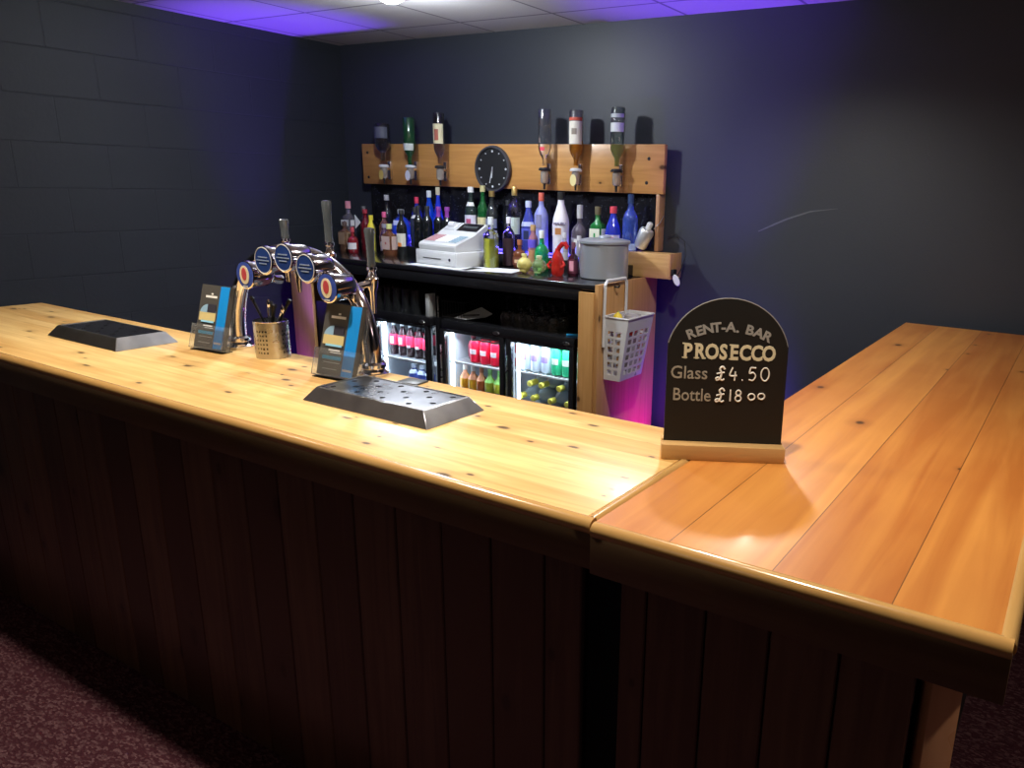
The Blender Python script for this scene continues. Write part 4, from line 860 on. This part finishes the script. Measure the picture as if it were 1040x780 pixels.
def tap(x, y, zb, zt, lean):
    X_, Y_, B_, T_ = x+2.2, y-1.668, zb-BT, zt-BT
    b = NB(); tube(b, [(X_, 0.02, B_-.01), (X_, Y_, B_), (X_, Y_+.01, B_)], .011, 10); lathe(b, [(0, B_-.10), (.008, B_-.10), (.011, B_-.03), (.019, B_-.012), (.020, B_+.012), (.014, B_+.02), (.012, B_+.035), (.017, B_+.04), (.016, B_+.048), (.010, B_+.05)], cx=X_, cy=Y_, seg=16)
    o = obj('tap_body', b, CHROME, t)
    b = NB(); L_ = T_-B_-.045
    lathe(b, [(.010, 0), (.014, .01), (.0125, .02), (.013, L_*.55), (.0165, L_*.92), (.0145, L_-.003), (0, L_)], seg=16, mat=Matrix.Translation((X_, Y_, B_+.045)) @ Matrix.Rotation(lean, 4, 'Y')); obj('tap_handle', b, pbr('clear_tap_handle', (.16, .18, .20), .10, .6), o)
tap(-2.376, 1.76, 1.44, 1.555, -.02)
tap(-2.154, 1.76, 1.44, 1.625, 0)
tap(-1.96, 1.76, 1.375, 1.548, -.02)
b = NB(); lathe(b, [(.013, .32), (.0125, .29), (.006, .23), (0, .229)], cx=.0, cy=-.0, seg=14); obj('spout_nozzle', b, CHROME, t)

# ------------------------------------------------------------------ drip trays
TRD = pbr('worn_tray_steel', (.40, .40, .43), .28, 1.0, noise=.7, bscale=14)
def tray(x, y, label, dark):
    t = thing('drip_tray', label, 'drip tray', (x, y, BT), group='steel drip trays on the bar')
    w, d, h, c = .235, .11, .04, .034
    b = NB()
    lo = [b.verts.new((sx*w, sy*d, .0)) for sx, sy in ((-1, -1), (1, -1), (1, 1), (-1, 1))]
    hi = [b.verts.new((sx*(w-c), sy*(d-c*.75), h)) for sx, sy in ((-1, -1), (1, -1), (1, 1), (-1, 1))]
    hi2 = [b.verts.new((sx*(w-c-.006), sy*(d-c*.75-.006), h)) for sx, sy in ((-1, -1), (1, -1), (1, 1), (-1, 1))]
    in_ = [b.verts.new((sx*(w-c-.008), sy*(d-c*.75-.008), .006)) for sx, sy in ((-1, -1), (1, -1), (1, 1), (-1, 1))]
    for A, B in ((lo, hi), (hi, hi2), (hi2, in_)):
        for i in range(4): b.faces.new((A[i], A[(i+1) % 4], B[(i+1) % 4], B[i]))
    b.faces.new(in_); b.faces.new(lo[::-1])
    bmesh.ops.bevel(b, geom=[e for e in b.edges], offset=.0018, segments=2, affect='EDGES')
    obj('sloped_rim', b, pbr('tray_rim_steel', (.68, .68, .70), .3, 1.0, noise=.3, bscale=20), t)
    # grille plate with round drain holes
    b = NB(); gw, gd = w-c-.0085, d-c*.75-.0085; nx, ny = 8, 4
    cells = []; cwx, cwy = 2*gw/nx, 2*gd/ny
    for i in range(nx):
        for j in range(ny):
            x0, y0 = -gw+i*cwx, -gd+j*cwy; cx_, cy_ = x0+cwx/2, y0+cwy/2
            hole = (i+j) % 2 == 0
            if not hole:
                q = [b.verts.new(p+(h-.002,)) for p in ((x0, y0), (x0+cwx, y0), (x0+cwx, y0+cwy), (x0, y0+cwy))]; b.faces.new(q)
            else:
                R0 = .0085; n = 16; outer = []; inner = []; low = []
                for k in range(n):
                    a = 2*PI*k/n; ca, sa = math.cos(a), math.sin(a); m = 1/max(abs(ca), abs(sa))
                    outer.append(b.verts.new((cx_+ca*m*cwx/2, cy_+sa*m*cwy/2, h-.002))); inner.append(b.verts.new((cx_+ca*R0, cy_+sa*R0, h-.002))); low.append(b.verts.new((cx_+ca*R0*.8, cy_+sa*R0*.8, h-.008)))
                for k in range(n):
                    l = (k+1) % n; b.faces.new((outer[k], outer[l], inner[l], inner[k])); b.faces.new((inner[k], inner[l], low[l], low[k]))
    obj('perforated_grille', b, dark, t, smooth=0)
tray(-3.025, 1.475, 'steel drip tray with dark grille near the left end of the bar', pbr('dark_tray_grille', (.07, .07, .085), .22, .9))
tray(-1.568, 1.455, 'worn steel drip tray with drain holes, nearer the chalkboard', TRD)

# ------------------------------------------------------------------ cutlery pot with stirrers
t = thing('utensil_holder', 'perforated round steel utensil holder in front of the beer font', 'utensil holder', (-2.335, 1.615+.03, BT))
b = NB(); R_, H_ = .056, .125; seg = 64
rows = [0, .012, .018]
z = .018
while z < .105: rows += [z+.0065, z+.0145]; z += .0145
rows += [H_-.008, H_]
rows = sorted(set(round(q, 4) for q in rows))
rings = [[b.verts.new((R_*math.cos(2*PI*k/seg), R_*math.sin(2*PI*k/seg), zz)) for k in range(seg)] for zz in rows]
for j in range(len(rows)-1):
    for k in range(seg):
        hole = (.017 < rows[j] < .10) and (rows[j+1]-rows[j] < .0078) and (k % 2 == 0) and ((k % 16) < 8)
        if hole: continue
        b.faces.new((rings[j][k], rings[j][(k+1) % seg], rings[j+1][(k+1) % seg], rings[j+1][k]))
b.faces.new(rings[0][::-1])
bmesh.ops.recalc_face_normals(b, faces=b.faces[:]); bmesh.ops.solidify(b, geom=b.faces[:], thickness=.0015)
obj('perforated_can', b, STEEL, t)
b = NB(); lathe(b, [(0, .003), (.05, .003), (.05, .10), (0, .10)], seg=20); obj('dark_liner', b, pbr('dark_liner', (.03, .03, .03), .6), t)
b = NB(); lathe(b, [(R_+.0005, H_-.002), (R_+.0015, H_), (R_-.003, H_+.001), (R_-.003, H_-.002)], seg=40); obj('rolled_rim', b, CHROME, t)
hx, hy = -2.335, 1.645
SP = [(-.055, -.02, .19, 'black', 'black stirrer leaning left in the steel holder'), (-.03, .03, .17, 'black', 'black stirrer leaning back left in the steel holder'), (.0, .02, .165, 'black', 'short black stirrer upright in the steel holder'),
      (.035, -.01, .17, 'black', 'black stirrer leaning right in the steel holder'), (.06, .03, .185, 'black', 'black-handled spoon leaning far right in the steel holder')]
for dx, dy, L_, c, lab in SP:
    b = NB(); s = .4
    tube(b, [(dx*.3, dy*.3, .102), (dx, dy, L_)], [.0035, .005], 8)
    tube(b, [(dx, dy, L_), (dx*1.12, dy*1.12, L_+.012)], [.008, .006], 8)
    simple('drink_stirrer', b, BLACKM, lab, 'stirrer', (hx, hy, BT), group='stirrers in the steel holder')
for dx, dy, L_, lab in ((.012, -.01, .205, 'bright steel spoon upright in the steel holder'), (.075, .0, .19, 'steel spoon leaning right in the steel holder')):
    t = thing('bar_spoon', lab, 'spoon', (hx, hy, BT), group='spoons in the steel holder')
    b = NB(); tube(b, [(dx*.2, dy, .102), (dx*.8, dy, L_-.035)], .0028, 8); obj('spoon_stem', b, CHROME, t)
    b = NB(); lathe(b, [(0, -.016), (.006, -.012), (.0085, 0), (.006, .012), (0, .016)], seg=14, sy=.35, mat=Matrix.Translation((dx*.9, dy, L_-.022)) @ Matrix.Rotation(dx*3, 4, 'Y')); obj('spoon_bowl', b, CHROME, t)

# ------------------------------------------------------------------ leaflet holders with leaflets
DKC = pbr('dark_grey_print', (.075, .072, .07), .35); BLS = pbr('bright_blue_print', (.01, .26, .75), .35)
def leaflet(x, y, w, rz, lab_h, lab_l, hgt=.225):
    tilt = -.285
    t = thing('leaflet_holder', lab_h, 'leaflet holder', (x, y, BT), rz, 'clear leaflet holders on the bar')
    RM = Matrix.Rotation(tilt, 4, 'X')
    b = NB(); w2 = w/2+.010
    box(b, -w2, w2, .016, .0185, .0, .215, mat=RM)                   # back plate
    for s in (-1, 1): box(b, s*w2-.0012, s*w2+.0012, -.016, .018, .0, .085, mat=RM)
    box(b, -w2, w2, -.018, -.0155, .0, .085, mat=RM); box(b, -w2, w2, -.016, .017, .0, .0025, mat=RM)
    vs = b.verts[:]
    for v in vs: v.co.z = v.co.z+.0045
    obj('acrylic_pocket', b, CLEARP, t, smooth=0)
    b = NB(); box(b, -w2, w2, -.012, .03, 0.0, .0022); obj('foot_plate', b, CLEARP, t, smooth=0)
    l = thing('leaflet', lab_l, 'leaflet', (x, y, BT), rz, 'grey and blue leaflets in the holders')
    RL = Matrix.Translation((0, 0, .0045)) @ RM
    h2 = w/2
    b = NB(); box(b, -h2, h2, -.006, .012, .004, hgt, mat=RL); obj('leaflet_stack', b, DKC, l, smooth=0)
    b = NB(); box(b, h2*.36, h2*.98, -.0068, -.0058, .006, hgt-.002, mat=RL); obj('blue_stripe', b, BLS, l, smooth=0)
    b = NB(); lathe(b, [(.0, 0), (.044, 0), (.044, .0008), (0, .0008)], seg=24, a0=0, a1=2*PI, sx=w/.15*.95, sy=.72, mat=RL @ Matrix.Translation((-h2*.33, -.0062, hgt*.56)) @ Matrix.Rotation(PI/2, 4, 'X')); o = obj('picture_oval', b, labm((.25, .42, .6)), l)
    b = NB(); box(b, -h2*.88, h2*.26, -.0085, -.0072, hgt*.44, hgt*.57, mat=RL); obj('picture_beer_band', b, labm((.62, .52, .25)), l)
    b = NB(); box(b, -h2*.70, h2*.20, -.0092, -.0080, hgt*.415, hgt*.445, mat=RL); obj('picture_highlight', b, labm((.3, .65, .9)), l)
    b = NB(); box(b, -h2*.35, h2*.22, -.0092, -.0080, hgt*.575, hgt*.70, mat=RL); obj('picture_dark_shape', b, labm((.03, .03, .05)), l)
    b = NB(); box(b, -h2*.62, h2*.18, -.0068, -.0058, hgt*.80, hgt*.835, mat=RL); box(b, -h2*.25, -h2*.12, -.0068, -.0058, hgt*.85, hgt*.875, mat=RL); obj('title_line', b, labm((.8, .8, .8)), l)
    b = NB(); box(b, -h2*.5, h2*.12, -.0068, -.0058, hgt*.355, hgt*.375, mat=RL); box(b, -h2*.4, h2*.2, -.0068, -.0058, hgt*.33, hgt*.338, mat=RL); obj('subtitle_line', b, labm((.8, .8, .8)), l)
    b = NB(); box(b, -h2*.8, h2*.25, -.0068, -.0058, hgt*.235, hgt*.285, mat=RL); obj('blue_line', b, labm((.05, .4, .75)), l)
    b = NB(); box(b, -h2*.7, h2*.2, -.0068, -.0058, hgt*.19, hgt*.198, mat=RL); box(b, -h2*.7, h2*.1, -.0068, -.0058, hgt*.10, hgt*.108, mat=RL); box(b, h2*.42, h2*.9, -.0076, -.0066, hgt*.10, hgt*.13, mat=RL); obj('small_print', b, PALE, l)
leaflet(-2.573, 1.562, .143, .08, 'clear leaflet holder left of the beer font', 'grey and blue leaflets left of the beer font')
leaflet(-1.920, 1.557, .150, .06, 'clear leaflet holder in front of the right foot of the beer font', 'grey and blue leaflets in front of the right foot of the beer font')

# coaster-size mat, ribbed mats
b = NB(); box(b, -.038, .038, -.03, .03, 0, .006, bev=.002); simple('dark_coaster', b, pbr('dark_slate', (.06, .065, .07), .4), 'small dark rectangular coaster at the back edge of the bar', 'coaster', (-1.705, 1.687-.02, BT), .1)
t = thing('ribbed_mat', 'dark grey ribbed rubber mat on the shelf behind the beer font', 'bar mat', (-2.285, 1.825, 1.0))
RUB = pbr('grey_rubber', (.09, .10, .12), .45)
b = NB(); box(b, -.45, .45, -.10, .10, 0, .012, bev=.003); obj('mat_base', b, RUB, t)
b = NB()
for k in range(10): y = -.09+.02*k; tube(b, [(-.44, y, .014), (.44, y, .014)], .005, 6)
obj('mat_ribs', b, RUB, t)

# ------------------------------------------------------------------ chalkboard sign
t = thing('price_board', 'arched black price sign in a pine foot at the corner of the bar', 'sign', (-0.655, 1.60, BT), 0.50)
SB = pbr('blackboard_paint', (.008, .008, .008), .5, bump=.1, bscale=8)
bw, bh, sh = .135, .335, .232
tl = Matrix.Translation((0, .0, .03)) @ Matrix.Rotation(-.05, 4, 'X')
def arch_poly(w, z1, ztop, n=24, z0=0.0):
    p = [(-w, z0), (w, z0), (w, z1)]
    # circular arc through (w,z1),(0,ztop),(-w,z1)
    hh = ztop-z1; R = (w*w+hh*hh)/(2*hh); zc = ztop-R; a_ = math.asin(min(1, w/R))
    for k in range(1, n): 
        a = a_-2*a_*k/n; p.append((R*math.sin(a), zc+R*math.cos(a)))
    p.append((-w, z1)); return p
b = NB(); prism(b, arch_poly(bw, sh, bh), -.006, .006, mat=tl); obj('board', b, SB, t, smooth=25)
b = NB()
ap = arch_poly(bw-.0012, sh, bh+.0004)[2:]
tube(b, [tl @ Vector((x, -.0052, z)) for x, z in ap], .0013, 6); obj('edge_line', b, pbr('worn_edge', (.25, .25, .24), .6), t)
b = NB(); box(b, -.140, .140, -.040, -.0065, 0, .036, bev=.002); box(b, -.140, .140, .0072, .032, 0, .036, bev=.002); box(b, -.140, .140, -.0066, .0073, 0, .028); obj('foot_block', b, M_RAW, t)
# RENT-A. BAR on an arc
b = NB(); s_ = 'RENT-A. BAR'
adv = [a*.86 for a in (.0235, .0215, .023, .0205, .0125, .0235, .012, .012, .0235, .0235, .022)]
tot = sum(adv); Rr = .20; zc_ = .262-Rr; pos = -tot/2
for ch, a in zip(s_, adv):
    c = pos+a/2; th = c/Rr; pos += a
    if ch == ' ': continue
    text_bm(b, ch, .0295, tl @ Matrix.Translation((Rr*math.sin(th), -.0066, zc_+Rr*math.cos(th))) @ Matrix.Rotation(th, 4, 'Y') @ UPR, offset=.0010, align='CENTER', sx=1.1)
obj('rent_a_bar_lettering', b, pbr('grey_vinyl', (.30, .30, .29), .5), t, smooth=0)
b = NB()
xs = -.103
for ch, a in zip('PROSECCO', (.0265, .0275, .0275, .0235, .0245, .026, .026, .0275)):
    text_bm(b, ch, .047, tl @ Matrix.Translation((xs+a/2, -.0066, .1995)) @ UPR, offset=.0016, align='CENTER', sx=.80)
    if ch in 'PR': box(b, xs+.001, xs+.013, -.0072, -.0062, .1990, .2015, mat=tl); box(b, xs+.001, xs+.008, -.0072, -.0062, .2305, .2335, mat=tl)
    if ch == 'R': box(b, xs+.019, xs+.028, -.0072, -.0062, .1990, .2015, mat=tl)
    if ch == 'E': box(b, xs+.001, xs+.006, -.0072, -.0062, .1990, .2015, mat=tl); box(b, xs+.001, xs+.006, -.0072, -.0062, .2305, .2335, mat=tl)
    xs += a
obj('prosecco_lettering', b, pbr('cream_paint', (.66, .62, .44), .5), t, smooth=0)
GV = pbr('grey_print', (.34, .32, .27), .5)
b = NB(); text_bm(b, 'Glass', .041, tl @ Matrix.Translation((-.127, -.0066, .152)) @ UPR, offset=.0002, sx=.97); obj('printed_word', b, GV, t, smooth=0)
b = NB(); text_bm(b, 'Bottle', .041, tl @ Matrix.Translation((-.120, -.0066, .101)) @ UPR, offset=.0002, sx=.87); obj('printed_word', b, GV, t, smooth=0)
CH = pbr('white_chalk', (.82, .82, .78), .6)
b = NB()
def stroke(pts, r=.0018):
    n = []
    P = [Vector((x, 0, z)) for x, z in pts]
    # catmull smoothing
    for i in range(len(P)-1):
        p0, p1, p2, p3 = P[max(i-1, 0)], P[i], P[i+1], P[min(i+2, len(P)-1)]
        for k in range(4):
            s = k/4; n.append(0.5*((2*p1)+(-p0+p2)*s+(2*p0-5*p1+4*p2-p3)*s*s+(-p0+3*p1-3*p2+p3)*s**3))
    n.append(P[-1])
    tube(b, [tl @ Vector((q.x, -.0066, q.z)) for q in n], r, 6)
def pound(x, z):
    stroke([(x+.020, z+.026), (x+.015, z+.032), (x+.009, z+.027), (x+.013, z+.016), (x+.010, z+.005), (x+.003, z+.001), (x+.001, z+.005), (x+.007, z+.007), (x+.014, z+.001), (x+.020, z+.004)], .0023)
    stroke([(x+.002, z+.015), (x+.012, z+.018), (x+.020, z+.019)], .002)
pound(-.024, .150); 
stroke([(.014, .181), (.008, .163), (.024, .163)]); stroke([(.020, .172), (.019, .151)])
stroke([(.036, .1525), (.0375, .1530)], .0022)
stroke([(.066, .182), (.054, .182)]); stroke([(.054, .182), (.052, .169), (.060, .171), (.066, .163), (.060, .153), (.051, .155)])
def oval(cx, cz, rx, rz_, r=.0018): stroke([(cx+rx*math.sin(2*PI*k/10+.3), cz+rz_*math.cos(2*PI*k/10+.3)) for k in range(11)], r)
oval(.087, .168, .009, .015)
pound(-.022, .100)
stroke([(.012, .130), (.012, .103)])
oval(.030, .123, .0055, .006); oval(.030, .110, .0065, .0065)
oval(.060, .115, .0075, .0072); oval(.082, .117, .0075, .0068)
obj('chalked_prices', b, CH, t)
# scuff on the back wall: a faint pale scrape
b = NB(); tube(b, [(-1.545, 4.0799, 1.48), (-1.46, 4.0799, 1.52), (-1.387, 4.0799, 1.553), (-1.27, 4.0799, 1.595), (-1.13, 4.0799, 1.616)], [.002, .005, .005, .004, .001], 6)
for v in b.verts: v.co.y = 4.0799+(v.co.y-4.0799)*.1
simple('wall_scrape', b, pbr('scraped_paint', (.10, .11, .13), .6), 'faint pale scrape mark across the dark back wall', 'scuff mark')
